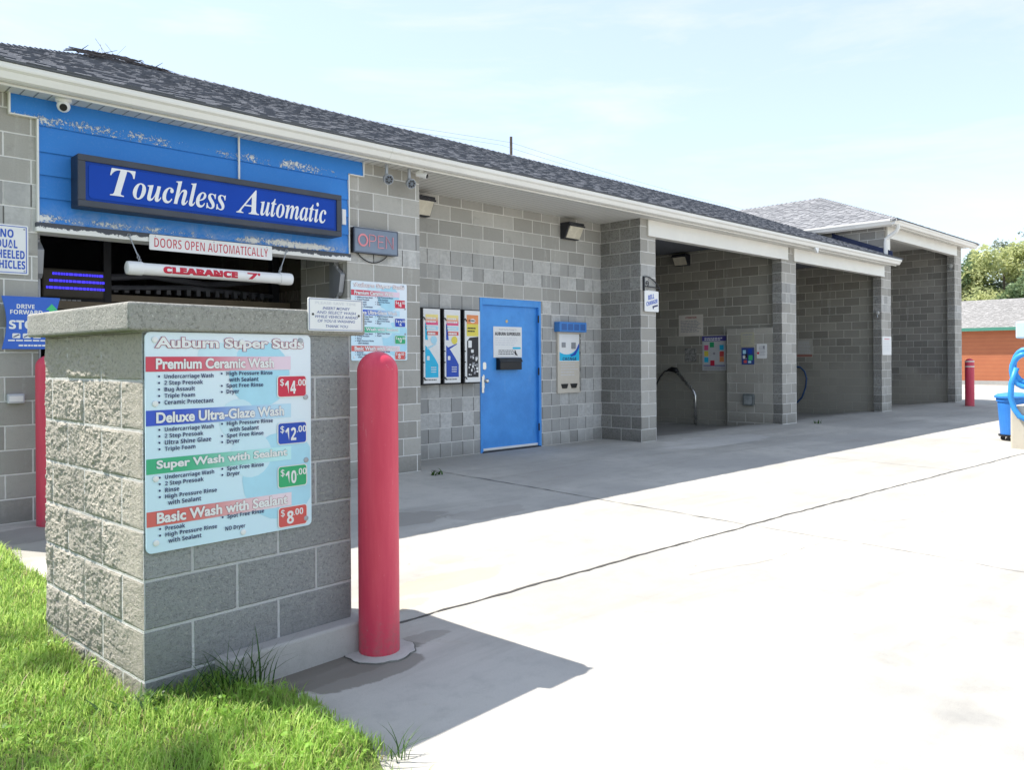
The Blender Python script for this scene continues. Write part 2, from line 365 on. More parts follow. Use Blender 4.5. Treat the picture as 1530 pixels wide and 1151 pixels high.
def shingle_slope(mb, O, U, V, vlen, ub, seed, ex=.142, tab=(.09, .28)):
    """Lay courses of laminated tabs: O corner, U along the eave, V up the slope, ub(v) -> (u0, u1)."""
    r = random.Random(seed); O, U, V = Vector(O), Vector(U).normalized(), Vector(V).normalized(); N = U.cross(V).normalized()
    if N.z < 0: N = -N
    P = lambda u, v, h: O+U*u+V*v+N*h
    n = int(vlen/ex)
    for i in range(n):
        v0 = i*ex; v1 = min(vlen, v0+ex+.02); a, c = ub(v0+.02); a1, c1 = ub(min(vlen, v1))
        if c-a < .05: continue
        k = max(1, int((c-a)/1.0))
        for j in range(k):
            ua, uc = a+(c-a)*j/k, a+(c-a)*(j+1)/k; ta, tc = a1+(c1-a1)*j/k, a1+(c1-a1)*(j+1)/k; t = r.uniform(.15, .42)
            mb.add([P(ua, v0, .0065), P(uc, v0, .0065), P(tc, v1, .001), P(ta, v1, .001), P(ua, v0, -.012), P(uc, v0, -.012)], [(0, 1, 2, 3), (4, 5, 1, 0)], 0, [[(t, 0)]*4, [(.12, 0)]*4])  # butt faces get a dark tone that paints in their shade
        u = a+r.uniform(-.1, .1)
        while u < c:
            w_ = r.uniform(*tab); ua, uc = max(a, u), min(c, u+w_); u += w_+r.choice((r.uniform(.05, .16), r.uniform(.12, .30)))
            if uc-ua < .03: continue
            lim0, lim1 = a1, c1; ta, tc = max(ua, lim0), min(uc, lim1)
            if tc-ta < .01: ta = tc = (max(lim0, min(lim1, (ua+uc)/2)))
            t = min(1, max(.1, r.gauss(.58, .27))); tp = .008
            mb.add([P(ua, v0, .015), P(uc, v0, .015), P(tc, v1-.02, .006), P(ta, v1-.02, .006), P(ua, v0, .0), P(uc, v0, .0), P(tc, v1-.02, .0), P(ta, v1-.02, .0)],
                   [(0, 1, 2, 3), (4, 5, 1, 0), (5, 6, 2, 1), (7, 4, 0, 3)], 0, [[(t, 0)]*4, [(.15, 0)]*4, [(.2, 0)]*4, [(.2, 0)]*4])
m_roof = shingle('roof_shingle', (.105, .113, .132), (.37, .385, .425))
m_roof3 = shingle('roof_shingle_pale', (.17, .174, .188), (.35, .355, .37))
m_roofF = shingle('roof_shingle_far', (.22, .215, .21), (.42, .41, .405))
b = NB('blue_door_paint'); o = b.obj(); n1 = b.noise(o, 2.2, 6, .65); n2 = b.noise(o, 11, 7, .7, .5); n3 = b.noise(b.node("ShaderNodeMapping", {0: o, 'Scale': (5, 5, .6)}).outputs[0], 3, 6, .7)
c = b.mix(b.ramp(n1, .3, .7), (.045, .25, .66), (.07, .33, .80)); c = b.mix(b.ramp(n2, .62, .70, 0, .4), c, (.03, .16, .46)); c = b.mix(b.ramp(n3, .60, .75, 0, .3), c, (.22, .46, .80)); b.bump(b.mth('ADD', n1, b.mth('MULTIPLY', n2, .2)), .012, .6)
m_blue = b.fin(c, b.mth('ADD', .3, b.mth('MULTIPLY', n2, .3)), 0, .45)
# weathered blue boards: paint flaked off along the laps
b = NB('flaked_blue_boards'); uvv, u, v = b.uv(); P, x, y, z = b.pos()
n1 = b.noise(P, 7, 8, .75, .6); n2 = b.noise(P, 1.7, 3, .5); n3 = b.noise(P, 60, 3, .7)
acc = None
for zc, wd, k in ((3.36, .035, .62), (3.40, .10, .66), (3.15, .015, .3), (2.56, .08, .76), (2.72, .02, .3)):
    e = b.mth('DIVIDE', b.mth('ABSOLUTE', b.mth('SUBTRACT', z, zc)), wd); e = b.mth('MULTIPLY', b.ramp(e, 0, 1.2, 1, 0), k)
    acc = e if acc is None else b.mth('MAXIMUM', acc, e)
n4 = b.noise(P, 55, 7, .8, .3)
pk = b.mth('ADD', b.mth('MULTIPLY', acc, .30), b.mth('ADD', b.mth('ADD', b.mth('MULTIPLY', n1, .30), b.mth('MULTIPLY', n4, .58)), b.mth('MULTIPLY', n2, .48)))
peel = b.ramp(pk, .905, .915)
bl = b.mix(b.noise(P, 1.1, 4), (.028, .19, .58), (.045, .25, .68)); bl = b.mix(b.ramp(n3, .5, .8, 0, .18), bl, (.25, .4, .7))
low = b.mth('MULTIPLY', b.ramp(z, 2.52, 2.72, .55, 0), b.ramp(n1, .4, .62)); bl = b.mix(low, bl, (.33, .42, .58))
b.bump(b.mth('MULTIPLY', peel, -1.0), .002, 1)
m_board = b.fin(b.mix(peel, bl, b.mix(n3, (.62, .62, .6), (.85, .84, .8))), .5, 0, .3)
b = NB('flaked_header'); P, x, y, z = b.pos(); n1 = b.noise(P, 9, 7, .75, .5)
pk = b.ramp(b.mth('ADD', b.ramp(z, 2.445, 2.535, 1, 0), b.mth('MULTIPLY', b.mth('SUBTRACT', n1, .5), 1.9)), .62, .70)
m_header = b.fin(b.mix(pk, (.055, .06, .075), (.78, .77, .74)), .55)
m_dark = paint('dark_bronze_metal', (.022, .024, .032), .4, .2, 4)
m_black = paint('black_plastic', (.012, .012, .014), .45, .2, 4)
m_grey = paint('grey_metal', (.30, .31, .33), .4, .15, 4, metal=.3)
m_steel = paint('stainless_steel', (.62, .62, .60), .28, .1, 8, metal=.9)
m_galv = paint('galvanised', (.40, .42, .45), .45, .15, 6, metal=.4)
m_signw = paint('sign_white', (.80, .80, .79), .4, .04, 4)
m_cream = paint('cream_lens', (.62, .57, .46), .25, .12, 7)
b = NB('red_bollard_sleeve'); o = b.obj(); sx = b.node("ShaderNodeMapping", {0: o, 'Scale': (3, 3, .35)}).outputs[0]; zz = b.node("ShaderNodeSeparateXYZ", {0: o}).outputs[2]
n1 = b.noise(sx, 3, 6, .65); n2 = b.noise(o, 45, 5, .7); n3 = b.noise(b.node("ShaderNodeMapping", {0: o, 'Scale': (1, 1, .12)}).outputs[0], 90, 3, .6)
c = b.mix(b.ramp(n1, .3, .7), (.60, .04, .088), (.70, .075, .12)); c = b.mix(b.ramp(n2, .64, .72, 0, .5), c, (.70, .24, .27)); c = b.mix(b.mth('MULTIPLY', b.ramp(n3, .62, .72, 0, .45), b.ramp(n1, .5, .6)), c, (.68, .22, .26))
c = b.mix(b.mth('MULTIPLY', b.ramp(zz, .02, .28, 1, 0), b.ramp(b.mth('ADD', n2, n1), .85, 1.2, .05, .6)), c, (.34, .12, .12)); b.bump(b.mth('ADD', n1, b.mth('MULTIPLY', n2, .3)), .002, .6)
m_red = b.fin(c, b.mth('ADD', .36, b.mth('MULTIPLY', n1, .25)), 0, .45)
m_redp = flat('red_print', (.62, .03, .07)); m_redl = flat('red_letter', (.55, .02, .05)); m_navy = flat('navy_print', (.02, .025, .11)); m_bluep = flat('blue_print', (.03, .10, .50))
m_greyp = flat('grey_print', (.33, .33, .36)); m_pale = flat('pale_print', (.63, .64, .68)); m_green = flat('green_print', (.03, .40, .16)); m_grn2 = flat('bright_green', (.06, .55, .20))
m_coral = flat('coral_print', (.66, .10, .09)); m_rose = flat('rose_outline', (.42, .10, .17)); m_black_p = flat('black_print', (.02, .02, .025))
m_cyan = flat('cyan_print', (.02, .50, .78)); m_yel = flat('yellow_print', (.78, .66, .10)); m_orange = flat('orange_print', (.80, .28, .10)); m_lcy = flat('light_cyan_print', (.42, .72, .86)); m_lcy2 = flat('paler_cyan_print', (.60, .80, .89))
m_dblue = flat('deep_blue_print', (.015, .07, .45)); m_pink = flat('pink_print', (.72, .12, .28)); m_purp = flat('purple_print', (.09, .08, .33)); m_tan = flat('tan_panel', (.60, .545, .46))
m_lightbox = paint('lightbox_blue', (.002, .045, .31), .4, .08, 2, spec=.2)
m_hose = paint('blue_hose', (.04, .30, .74), .4, .12, 6); m_bin = paint('blue_bin', (.035, .20, .62), .45, .1, 5); m_blk_hose = paint('black_hose', (.015, .016, .018), .5, .1)
def grad(name, c, c1):
    b = NB(name); uvv, u, v = b.uv(); return b.fin(b.mix(b.ramp(u, .18, .95), c, c1), .4)
g_red = grad('band_red', (.62, .05, .09), (.80, .62, .72)); g_blue = grad('band_blue', (.02, .08, .55), (.50, .72, .86)); g_grn = grad('band_green', (.03, .42, .20), (.50, .82, .86)); g_cor = grad('band_coral', (.66, .12, .10), (.82, .68, .74))
b = NB('menu_background'); uvv, u, v = b.uv(); m_menubg = b.fin(b.mix(b.ramp(b.mth('ADD', v, b.mth('MULTIPLY', u, .6)), .3, 1.3), (.60, .80, .90), (.76, .82, .88)), .35)
g_sun = grad('art_sunset', (.80, .60, .15), (.72, .10, .25))
b = NB('sunset_art'); uvv, u, v = b.uv(); m_sunset = b.fin(b.mix(b.ramp(v, .1, .9), (.75, .08, .22), (.85, .72, .25)), .4)
b = NB('led_strip'); b.p.inputs['Emission Color'].default_value = (.05, .035, 1, 1); b.p.inputs['Emission Strength'].default_value = .5; m_led = b.fin((.05, .03, .4), .4)
b = NB('neon_red'); b.p.inputs['Emission Color'].default_value = (1, .25, .28, 1); b.p.inputs['Emission Strength'].default_value = .06; m_neon = b.fin((.62, .27, .30), .4)
m_opn = paint('open_panel', (.20, .245, .32), .35, .12, 5)
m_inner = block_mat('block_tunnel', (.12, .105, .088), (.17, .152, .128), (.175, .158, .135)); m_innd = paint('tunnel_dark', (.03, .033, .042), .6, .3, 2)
m_orangew = None
b = NB('orange_siding'); uvv, u, v = b.uv(); fr = b.mth('FRACT', b.mth('DIVIDE', v, .2)); ln = b.ramp(fr, 0, .14, 1, 0); n = b.noise(uvv, 1.2, 4); n2 = b.noise(b.node("ShaderNodeMapping", {0: uvv, 'Scale': (1, 14, 1)}).outputs[0], 2.5, 4)
m_orangew = b.fin(b.mix(b.mth('MULTIPLY', ln, .6), b.mix(b.mth('MULTIPLY', n, n2), (.36, .105, .045), (.56, .21, .09)), (.16, .045, .03)), .7)
m_gfas = flat('green_fascia', (.06, .22, .16)); m_flash = paint('navy_flashing', (.018, .028, .085), .5, .2, 3)
m_wood = paint('weathered_wood', (.11, .09, .075), .85, .3, 6); m_bark = paint('bark', (.10, .08, .06), .9, .3, 8, bump=.01, bscale=20)
def leafmat(name, cols, trans=.35):
    b = NB(name); uvv, u, v = b.uv(); n = b.node("ShaderNodeValToRGB", {0: u}); cr = n.color_ramp
    for i, c in enumerate(cols):
        e = cr.elements[i] if i < 2 else cr.elements.new(.5)
        e.position = i/(len(cols)-1); e.color = (*c, 1)
    b.put(b.p.inputs['Base Color'], n.outputs[0]); b.p.inputs['Roughness'].default_value = .5; b.p.inputs['Specular IOR Level'].default_value = .35
    tr = b.node("ShaderNodeBsdfTranslucent", {'Color': b.mix(.6, n.outputs[0], tuple(min(1, q*1.5) for q in cols[-1]))}); ms = b.node("ShaderNodeMixShader", {0: trans, 1: b.p.outputs[0], 2: tr.outputs[0]})
    b.t.links.new(ms.outputs[0], b.n['Material Output'].inputs[0]); return b.m
m_dry = leafmat('dry_grass_blade', [(.30, .24, .10), (.42, .35, .17), (.50, .44, .24)], .3)
m_grass = leafmat('grass_blade', [(.055, .13, .016), (.22, .43, .045), (.56, .72, .22)], .45)
m_weed = leafmat('weed_blade', [(.02, .055, .012), (.035, .085, .015), (.06, .13, .02)], .25)

# ================================================================== GROUND
def gz(x, y):
    z = -.09*min(1, max(0, (7.6-y)/4.4))
    if x > P1+.4 and y > 7.7:
        z -= .11*sstep(7.75, 9.3, y)*sstep(P1+.4, P1+1.2, x)
    if x > P1: z -= .0015*min(12, x-P1)
    return z
def axis_steps(lst):
    r = []
    for a, b_, st in lst:
        n = max(1, round((b_-a)/st)); r += [a+(b_-a)*i/n for i in range(n)]
    return r + [lst[-1][1]]
def grid_sheet(name, xs, ys, zf, mat):
    mb = MB(); n = len(xs)
    mb.add([(x, y, zf(x, y)) for y in ys for x in xs], [(j*n+i, j*n+i+1, (j+1)*n+i+1, (j+1)*n+i) for j in range(len(ys)-1) for i in range(n-1)])
    o = mb.build(name, mat, smooth=True); return tag(o, None, None, kind='structure')
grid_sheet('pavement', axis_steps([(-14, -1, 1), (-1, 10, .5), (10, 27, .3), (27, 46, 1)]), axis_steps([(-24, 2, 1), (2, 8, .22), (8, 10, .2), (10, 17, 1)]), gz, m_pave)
grid_sheet('ground', axis_steps([(-600, -60, 90), (-60, 90, 10), (90, 700, 100)]), axis_steps([(-600, -60, 90), (-60, 90, 10), (90, 700, 100)]),
           lambda x, y: -.33, paint('far_ground', (.50, .48, .44), .95, .2, .2))
# lawn sheet under the blades
def lawn_edge(y): return 1.66 + .05*math.sin(y*5.1) + .03*math.sin(y*13+1) if y < 3.5 else 1.40 + .03*math.sin(y*7)
LW = MB(); ys = [(-9 + .25*i) for i in range(66)]
xr = [0, .25, .5, .7, .85, .95, 1]
LW.add([(-14+(lawn_edge(y)+14)*t, y, gz(0, y)+(.012 if t == 1 else .075)) for y in ys for t in xr], [(j*7+i, j*7+i+1, (j+1)*7+i+1, (j+1)*7+i) for j in range(len(ys)-1) for i in range(6)])
tag(LW.build('lawn', paint('lawn_soil', (.09, .13, .03), .95, .4, 9), smooth=True), None, None, kind='structure')

def joint_strip(pts, w, mat, jit=.5, seed=3):
    r = random.Random(seed); mb = MB(); P = []
    for (a, b_) in zip(pts[:-1], pts[1:]):
        n = max(2, int(math.dist(a, b_)/.07))
        for i in range(n): t = i/n; P.append((a[0]+(b_[0]-a[0])*t, a[1]+(b_[1]-a[1])*t))
    P.append(pts[-1]); vs = []
    d = Vector((pts[-1][0]-pts[0][0], pts[-1][1]-pts[0][1])).normalized(); nn = Vector((-d.y, d.x)); off = 0
    for p in P:
        off = off*.8 + r.uniform(-.004, .004)*jit*2; a = w*(.5+jit*r.uniform(-.35, .5)); b_ = w*(.5+jit*r.uniform(-.35, .5))
        for s_ in (a, -b_):
            q = (p[0]+nn.x*(off+s_), p[1]+nn.y*(off+s_)); vs.append((q[0], q[1], gz(*q)+.004))
    mb.add(vs, [(2*i, 2*i+1, 2*i+3, 2*i+2) for i in range(len(P)-1)])
    return tag(mb.build('pavement_joint', mat), None, None, kind='structure')
m_joint = flat('joint_tar', (.085, .08, .072)); m_crack = flat('crack_grey', (.27, .255, .235))  # joint and crack strips in plain dark tones
joint_strip([(2.4, 3.52), (4.1, 3.49), (6.4, 3.44), (13.5, 3.13), (26, 2.6)], .016, m_joint, .8, 1)
joint_strip([(6.05, 7.6), (6.12, 5.9), (6.17, 3.46)], .010, m_joint, 1.2, 2)
joint_strip([(6.2, 3.42), (6.17, 2.4), (6.08, 1.5), (6.0, -6)], .006, m_crack, 1, 3)
joint_strip([(7.6, 7.1), (8.6, 6.75), (10.5, 6.55), (15, 6.3), (26, 5.9)], .008, m_crack, 1, 4)
joint_strip([(10.9, 6.55), (10.95, 3.3)], .008, m_crack, 1, 5)
joint_strip([(15.3, 6.3), (15.3, 3.1)], .008, m_crack, 1, 6)
joint_strip([(4.5, 2.95), (5.3, 2.75), (6.1, 2.72)], .003, m_crack, 1.5, 8)
joint_strip([(6.9, 2.75), (7.6, 2.5), (8.4, 2.45)], .003, m_crack, 1.5, 9)

# ================================================================== CAR WASH BUILDING
bl = thing('car_wash_building', 'long grey block car wash building with blue sign boards, white gutter and dark shingle roof', 'building', (8, F, 0))
def bw(mb, name, mats, bev=0, parent=None, **k): return mb.build(name, mats, parent or bl, bev=bev, world=True, **k)
# recessed wall with the door opening
D0, D1, DH = 7.64, 8.90, 2.225
w = MB(); w.box(XO1, D0, WL, WL+.2, -.12, 3.6); w.box(D1, P1, WL, WL+.2, -.12, 3.6); w.box(D0, D1, WL, WL+.2, DH, 3.6)
bw(w, 'recessed_wall', m_wall)
w = MB(); w.box(.88, 1.06, F+.2, 16, -.12, 3.6); bw(w, 'end_wall', m_wall)
w = MB(); w.box(.88, P1, 16, 16.2, -.2, 3.6); bw(w, 'rear_wall', m_wall)
w = MB(); w.box(.88, XE, F, F+.2, -.12, 3.6); w.box(XE, XO0, F+.16, F+.2, 2.62, 3.6); bw(w, 'front_wall', m_pier)
w = MB(); w.box(XO0, XO1, F, WL+.2, -.12, 3.6); bw(w, 'pier', m_pier)
def pier(x0, wd, zt, y1, par=bl, yb=None):
    # front face in running bond, return faces split-faced
    mb = MB(); mb.box(x0, x0+wd, F, y1, -.25, zt)
    mb.mi = [1 if abs(n) == 5 or i in (3, 5) else 0 for i, n in enumerate(range(6))]
    return bw(mb, 'pier', [m_pier, m_side], parent=par)
pier(P1, 2*B, 3.6, WL+.2); pier(P2, 3*B, 3.6, 7.85); pier(P3, 3*B, 3.6, 7.85)
w = MB(); w.box(P1+.06, P1+.26, WL+.2, 16, -.3, 3.75); w.box(P2+.203, P2+.403, 7.85, 16, -.3, 3.75); w.box(P3+.205, P3+.405, 7.85, 16, -.3, 3.75)
w.box(P1, P3+.4, 16, 16.2, -.3, 3.75); bw(w, 'bay_wall', m_bay)  # back wall is unseen, added to close the bays to light
w = MB(); w.box(P2, P2+.203, 7.852, 8.89, -.3, 1.95); bw(w, 'equipment_wall', block_mat('block_equipment', (.36, .342, .30), (.48, .458, .405), (.60, .58, .53), u0=F, grime=0))
# wash tunnel behind the entrance
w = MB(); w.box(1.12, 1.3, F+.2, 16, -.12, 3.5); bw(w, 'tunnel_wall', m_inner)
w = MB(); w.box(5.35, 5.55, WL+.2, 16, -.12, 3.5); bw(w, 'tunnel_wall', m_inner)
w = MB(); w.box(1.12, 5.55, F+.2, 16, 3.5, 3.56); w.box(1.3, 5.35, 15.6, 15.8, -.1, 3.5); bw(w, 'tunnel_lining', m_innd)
w = MB()
for k in range(7):
    z0 = 2.52 + .165*k; w.box(XE+.01, XO0-.01, F+.20, F+.26, z0, z0+.15)
w.box(XE, XE+.06, F+.17, F+.28, 0, 2.6); w.box(XO0-.06, XO0, F+.17, F+.28, 0, 2.6)
w.tube([(XE+.035, F+.14, 0), (XE+.035, F+.14, 2.4)], .02, 8); w.tube([(XO0-.045, F+.14, 0), (XO0-.045, F+.14, 2.4)], .02, 8)
w.prism([(F+.10, 2.06), (F+.18, 2.06), (F+.18, 2.42), (F+.02, 2.30), (F+.06, 2.10)], 'x', XE-.002, XE+.055)
w.prism([(F+.10, 2.06), (F+.18, 2.06), (F+.18, 2.42), (F+.02, 2.30), (F+.06, 2.10)], 'x', XO0-.075, XO0-.015)
bw(w, 'roller_door', m_grey, bev=.004)
# blue boards over the entrance, lapped
w = MB()
for z0, z1 in ((3.345, 3.578), (3.125, 3.355), (2.93, 3.135), (2.735, 2.94), (2.525, 2.745)):
    xa, xb = (1.668, 5.118) if z0 > 3.3 else (1.876, 4.922)
    if z0 > 3.3:
        w.prism([(F-.036, 3.408), (F-.001, 3.408), (F-.001, z1), (F-.022, z1)], 'x', xa, xb)
        w.prism([(F-.038, z0), (F-.001, z0), (F-.001, 3.409), (F-.0362, 3.409)], 'x', 1.876, 4.922)
    else: w.prism([(F-.038, z0), (F-.001, z0), (F-.001, z1), (F-.02, z1)], 'x', xa, xb)
bp = bw(w, 'blue_boards', m_board)
w = MB()
for x, a, b_ in ((1.662, 3.405, 3.575), (1.868, 2.52, 3.405)): w.box(x-.008, x+.006, F-.045, F-.001, a, b_)
w.box(1.654, 1.874, F-.045, F-.001, 3.397, 3.407)
for x, a, b_ in ((5.124, 3.415, 3.575), (4.928, 2.52, 3.415)): w.box(x-.006, x+.008, F-.045, F-.001, a, b_)
w.box(4.922, 5.132, F-.045, F-.001, 3.407, 3.417)
bw(w, 'edge_trim', m_white, parent=bl)
w = MB(); w.box(XE-.02, XO0+.02, F-.05, F+.19, 2.445, 2.523); bw(w, 'entrance_header', m_header, bev=.004)
w = MB(); w.tube([(3.64, F-.055, 3.575), (3.64, F-.055, 3.11)], .011, 8); bw(w, 'sign_conduit', m_white)
# door
w = MB(); w.box(D0+.05, D1-.05, WL+.035, WL+.08, .02, DH-.09); dr = bw(w, 'door', m_blue, bev=.003)
w = MB(); w.box(D0, D0+.052, WL-.012, WL+.1, -.02, DH); w.box(D1-.052, D1, WL-.012, WL+.1, -.02, DH); w.box(D0+.052, D1-.052, WL-.012, WL+.1, DH-.10, DH)
bw(w, 'door_frame', m_blue, bev=.004, parent=bl)
def sub(mb, name, mats, parent, bev=0):      # sub-part in world coordinates under a part that sits at the building's origin
    o = mb.build(name, mats, None, bev=bev)
    for v in o.data.vertices: v.co -= bl.location
    o.parent = parent; return o
w = MB(); w.rslab(D0+.065, D0+.115, .92, 1.12, WL+.036, WL+.026, .02); w.lathe([(.012, 0), (.012, -.03), (.03, -.035), (.034, -.055), (.02, -.07), (0.001, -.072)], 16, (D0+.12, WL+.03, 1.03), axis='y')
w.rslab(D0+.02, D0+.062, .86, 1.1, WL-.012, WL-.022, .006)
sub(w, 'handle', m_steel, dr, .002)
w = MB(); w.rslab(D0+.075, D0+.145, 1.19, 1.30, WL+.036, WL+.02, .03); sub(w, 'lock_plate', m_steel, dr, .002)
w = MB(); w.box(D0+.05, D1-.05, WL+.02, WL+.036, .022, .055); sub(w, 'door_sweep', m_signw, dr)
for hz in (.30, 1.15, 1.95):
    w = MB(); w.tube([(D1-.052, WL-.006, hz-.055), (D1-.052, WL-.006, hz+.055)], .012, 8); sub(w, 'hinge', m_dark, dr)
w = MB(); w.lathe([(.024, 0), (.024, -.006), (.012, -.009), (.001, -.009)], 16, (8.21, WL+.036, 1.90), axis='y'); sub(w, 'peephole', paint('brass', (.55, .42, .22), .3, .1, 5, metal=.8), dr)
w = MB(); w.box(D0+.03, D1-.03, WL-.03, WL+.2, -.03, .014); sub(w, 'threshold', m_dark, dr)
# soffits
w = MB(); w.box(.62, P3+.2, 7.365, F+.0, SOF, SOF+.012); w.box(XO1, P1, F, WL+.02, SOF+.002, SOF+.014); bw(w, 'soffit', m_soffit)
w = MB(); w.box(P1+.2, P3+.3, F+.12, 16, 3.72, 3.735); bw(w, 'bay_ceiling', m_soffit)
# bay beams
for a, b_, zb, zt in ((10.547, 15.288, 3.315, 3.573), (15.552, 20.30, 3.315, 3.573)):
    w = MB(); w.box(a, b_, F-.025, F+.14, zb, zt); w.box(a-.008, a+.09, F-.031, F-.02, zb-.006, zt-.002); w.box(a, b_, F-.032, F-.02, zb-.008, zb+.03); bw(w, 'beam', m_white, bev=.004)
# roof: hip at the left end, ridge at y = 11.9
RX0, RY0, RY1, RZ, RR, RYM = .60, 7.235, 16.57, 3.715, 5.585, 11.9
w = MB(); xr_ = P3+.25; hx = 3.96; sl_ = math.hypot(RYM-RY0, RR-RZ)
nseg = 44
w.poly([(RX0, RY0, RZ), (hx, RY0, RZ), (hx, RYM, RR)], 0, [(RX0, 0), (hx, 0), (hx, sl_)])
w.poly([(hx, RY0, RZ), (xr_, RY0, RZ), (xr_, RYM, RR), (hx, RYM, RR)], 0, [(hx, 0), (xr_, 0), (xr_, sl_), (hx, sl_)])
w.poly([(xr_, RY1, RZ), (RX0, RY1, RZ), (hx, RYM, RR), (xr_, RYM, RR)], 0, [(xr_, 0), (RX0, 0), (hx, sl_), (xr_, sl_)])
w.poly([(RX0, RY1, RZ), (RX0, RY0, RZ), (hx, RYM, RR)], 0, [(0, 0), (9.3, 0), (4.6, sl_)])
w.poly([(RX0, RY0, RZ-.012), (RX0, RY1, RZ-.012), (xr_, RY1, RZ-.012), (xr_, RY0, RZ-.012)], 0)
w.poly([(RX0, RY0, RZ), (RX0, RY0, RZ-.012), (xr_, RY0, RZ-.012), (xr_, RY0, RZ)], 0)
# ridge and hip caps, each shingle lifted a little
def caps(p, q, n):
    p, q = Vector(p), Vector(q); d = (q-p).normalized(); sd = d.cross(Vector((0, 0, 1))).normalized()
    for i in range(n):
        a = p+(q-p)*(i/n); c = p+(q-p)*((i+1.25)/n); h = .028
        w.add([a+sd*.14-Vector((0, 0, .045)), a+Vector((0, 0, h)), a-sd*.14-Vector((0, 0, .045)), c+sd*.14-Vector((0, 0, .06)), c+Vector((0, 0, .012)), c-sd*.14-Vector((0, 0, .06))],
              [(0, 1, 4, 3), (1, 2, 5, 4), (0, 2, 1)], 0, [[(.3+.4*((i*7) % 5)/5, 0)]*4, [(.3+.4*((i*7) % 5)/5, 0)]*4, [(0, 0)]*3])
vd = Vector((0, RYM-RY0, RR-RZ)); ed = hx-RX0
w.uv = [[(.3, 0)]*len(f) for f in w.f]
shingle_slope(w, (0, RY0-.012, RZ), (1, 0, 0), vd, sl_, lambda v: (RX0+ed*v/sl_, xr_), 5)
caps((hx, RYM, RR), (xr_, RYM, RR), 110); caps((RX0, RY0, RZ), (hx, RYM, RR), 46)
bw(w, 'roof', m_roof)
# gutter, ogee profile
gp = [(7.372, 3.70), (7.372, 3.575), (7.315, 3.575), (7.290, 3.585), (7.278, 3.612), (7.268, 3.635), (7.245, 3.652), (7.240, 3.668), (7.240, 3.698), (7.252, 3.702), (7.258, 3.690), (7.300, 3.690)]
w = MB(); w.prism(gp, 'x', .55, 20.36); w.prism([(p[0]-.003, p[1]-.003) for p in gp[1:10]]+[(7.372, 3.69)], 'x', 5.26, 5.33)
w.prism([(p[0]-.004, p[1]-.003) for p in gp[1:10]]+[(7.372, 3.69)], 'x', 20.33, 20.364)
bw(w, 'gutter', m_white)
w = MB(); w.box(.6, P3+.22, 7.374, 7.392, 3.555, 3.70); bw(w, 'fascia', m_white)

# ================================================================== TALL BAY AT THE FAR END
TX0, TX1 = P3+.245, P4+3*B
tb = thing('tall_wash_bay', 'taller grey block bay at the far end with its own pale hip roof', 'building', (23.2, F, 0))
def tw(mb, name, mats, bev=0, **k): return mb.build(name, mats, tb, bev=bev, world=True, **k)
w = MB(); w.box(P3+.4052, P3+.61, 7.8502, 16, -.3, 4.6); w.box(P3+.205, P3+.405, F+.1, 16, 3.752, 4.6); w.box(P3+.2, P3+.61, F+.002, F+.1, 3.6002, 4.6)
w.box(P4+.205, P4+.405, 7.8502, 16, -.3, 4.6); w.box(P3+.62, P4+.4, 15.9, 16.1, -.3, 4.6)  # last box: unseen back wall, added to keep light out
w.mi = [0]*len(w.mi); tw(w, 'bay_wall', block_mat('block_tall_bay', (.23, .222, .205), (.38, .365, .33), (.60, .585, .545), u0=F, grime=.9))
mb = MB(); mb.box(P4, P4+3*B, F, 7.85, -.25, 4.6); mb.mi = [0, 0, 0, 1, 0, 1]; tw(mb, 'pier', [m_pier, m_side])
w = MB(); w.box(20.62, 25.80, F-.025, F+.14, 4.30, 4.573); w.box(20.62, 25.80, F-.032, F-.02, 4.292, 4.33); w.box(20.50, 20.64, F-.03, F+.1, 3.80, 4.573); tw(w, 'beam', m_white, bev=.004)
w = MB(); w.box(20.10, 26.45, 7.365, F, SOF+1.0, SOF+1.012); w.box(20.10, P3+.2, F, 16.4, SOF+1.002, SOF+1.014); w.box(P4+.4, 26.45, F, 16.4, SOF+1.002, SOF+1.014); tw(w, 'soffit', m_soffit)
w = MB(); w.box(P3+.6, P4+.2, F+.12, 16, 4.60, 4.615); tw(w, 'bay_ceiling', m_soffit)
ex0, ex1, ey0, ey1, ez, pz = 20.06, 26.40, 7.235, 16.57, 4.665, 6.08
w = MB(); pm = (ex0+ex1)/2; py = 10.57; py2 = 13.25; s3 = math.hypot(pm-ex0, pz-ez)
w.poly([(ex0, ey1, ez), (ex0, ey0, ez), (pm, py, pz), (pm, py2, pz)], 0, [(-ey1, 0), (-ey0, 0), (-py, s3), (-py2, s3)])
w.poly([(ex0, ey0, ez), (ex1, ey0, ez), (pm, py, pz)], 0, [(ex0, 0), (ex1, 0), (pm, s3)])
w.poly([(ex1, ey0, ez), (ex1, ey1, ez), (pm, py2, pz), (pm, py, pz)], 0, [(ey0, 0), (ey1, 0), (py2, s3), (py, s3)])
w.poly([(ex1, ey1, ez), (ex0, ey1, ez), (pm, py2, pz)], 0, [(ex1, 0), (ex0, 0), (pm, s3)])
w.poly([(ex0, ey0, ez-.012), (ex0, ey1, ez-.012), (ex1, ey1, ez-.012), (ex1, ey0, ez-.012)], 0)
w.uv = [[(.4, 0)]*len(f) for f in w.f]
shingle_slope(w, (ex0-.012, 0, ez), (0, 1, 0), (pm-ex0, 0, pz-ez), s3, lambda v: (ey0+(py-ey0)*v/s3, ey1-(ey1-py2)*v/s3), 6)
shingle_slope(w, (0, ey0-.012, ez), (1, 0, 0), (0, py-ey0, pz-ez), math.hypot(py-ey0, pz-ez), lambda v: (ex0+(pm-ex0)*v/math.hypot(py-ey0, pz-ez), ex1-(ex1-pm)*v/math.hypot(py-ey0, pz-ez)), 7)
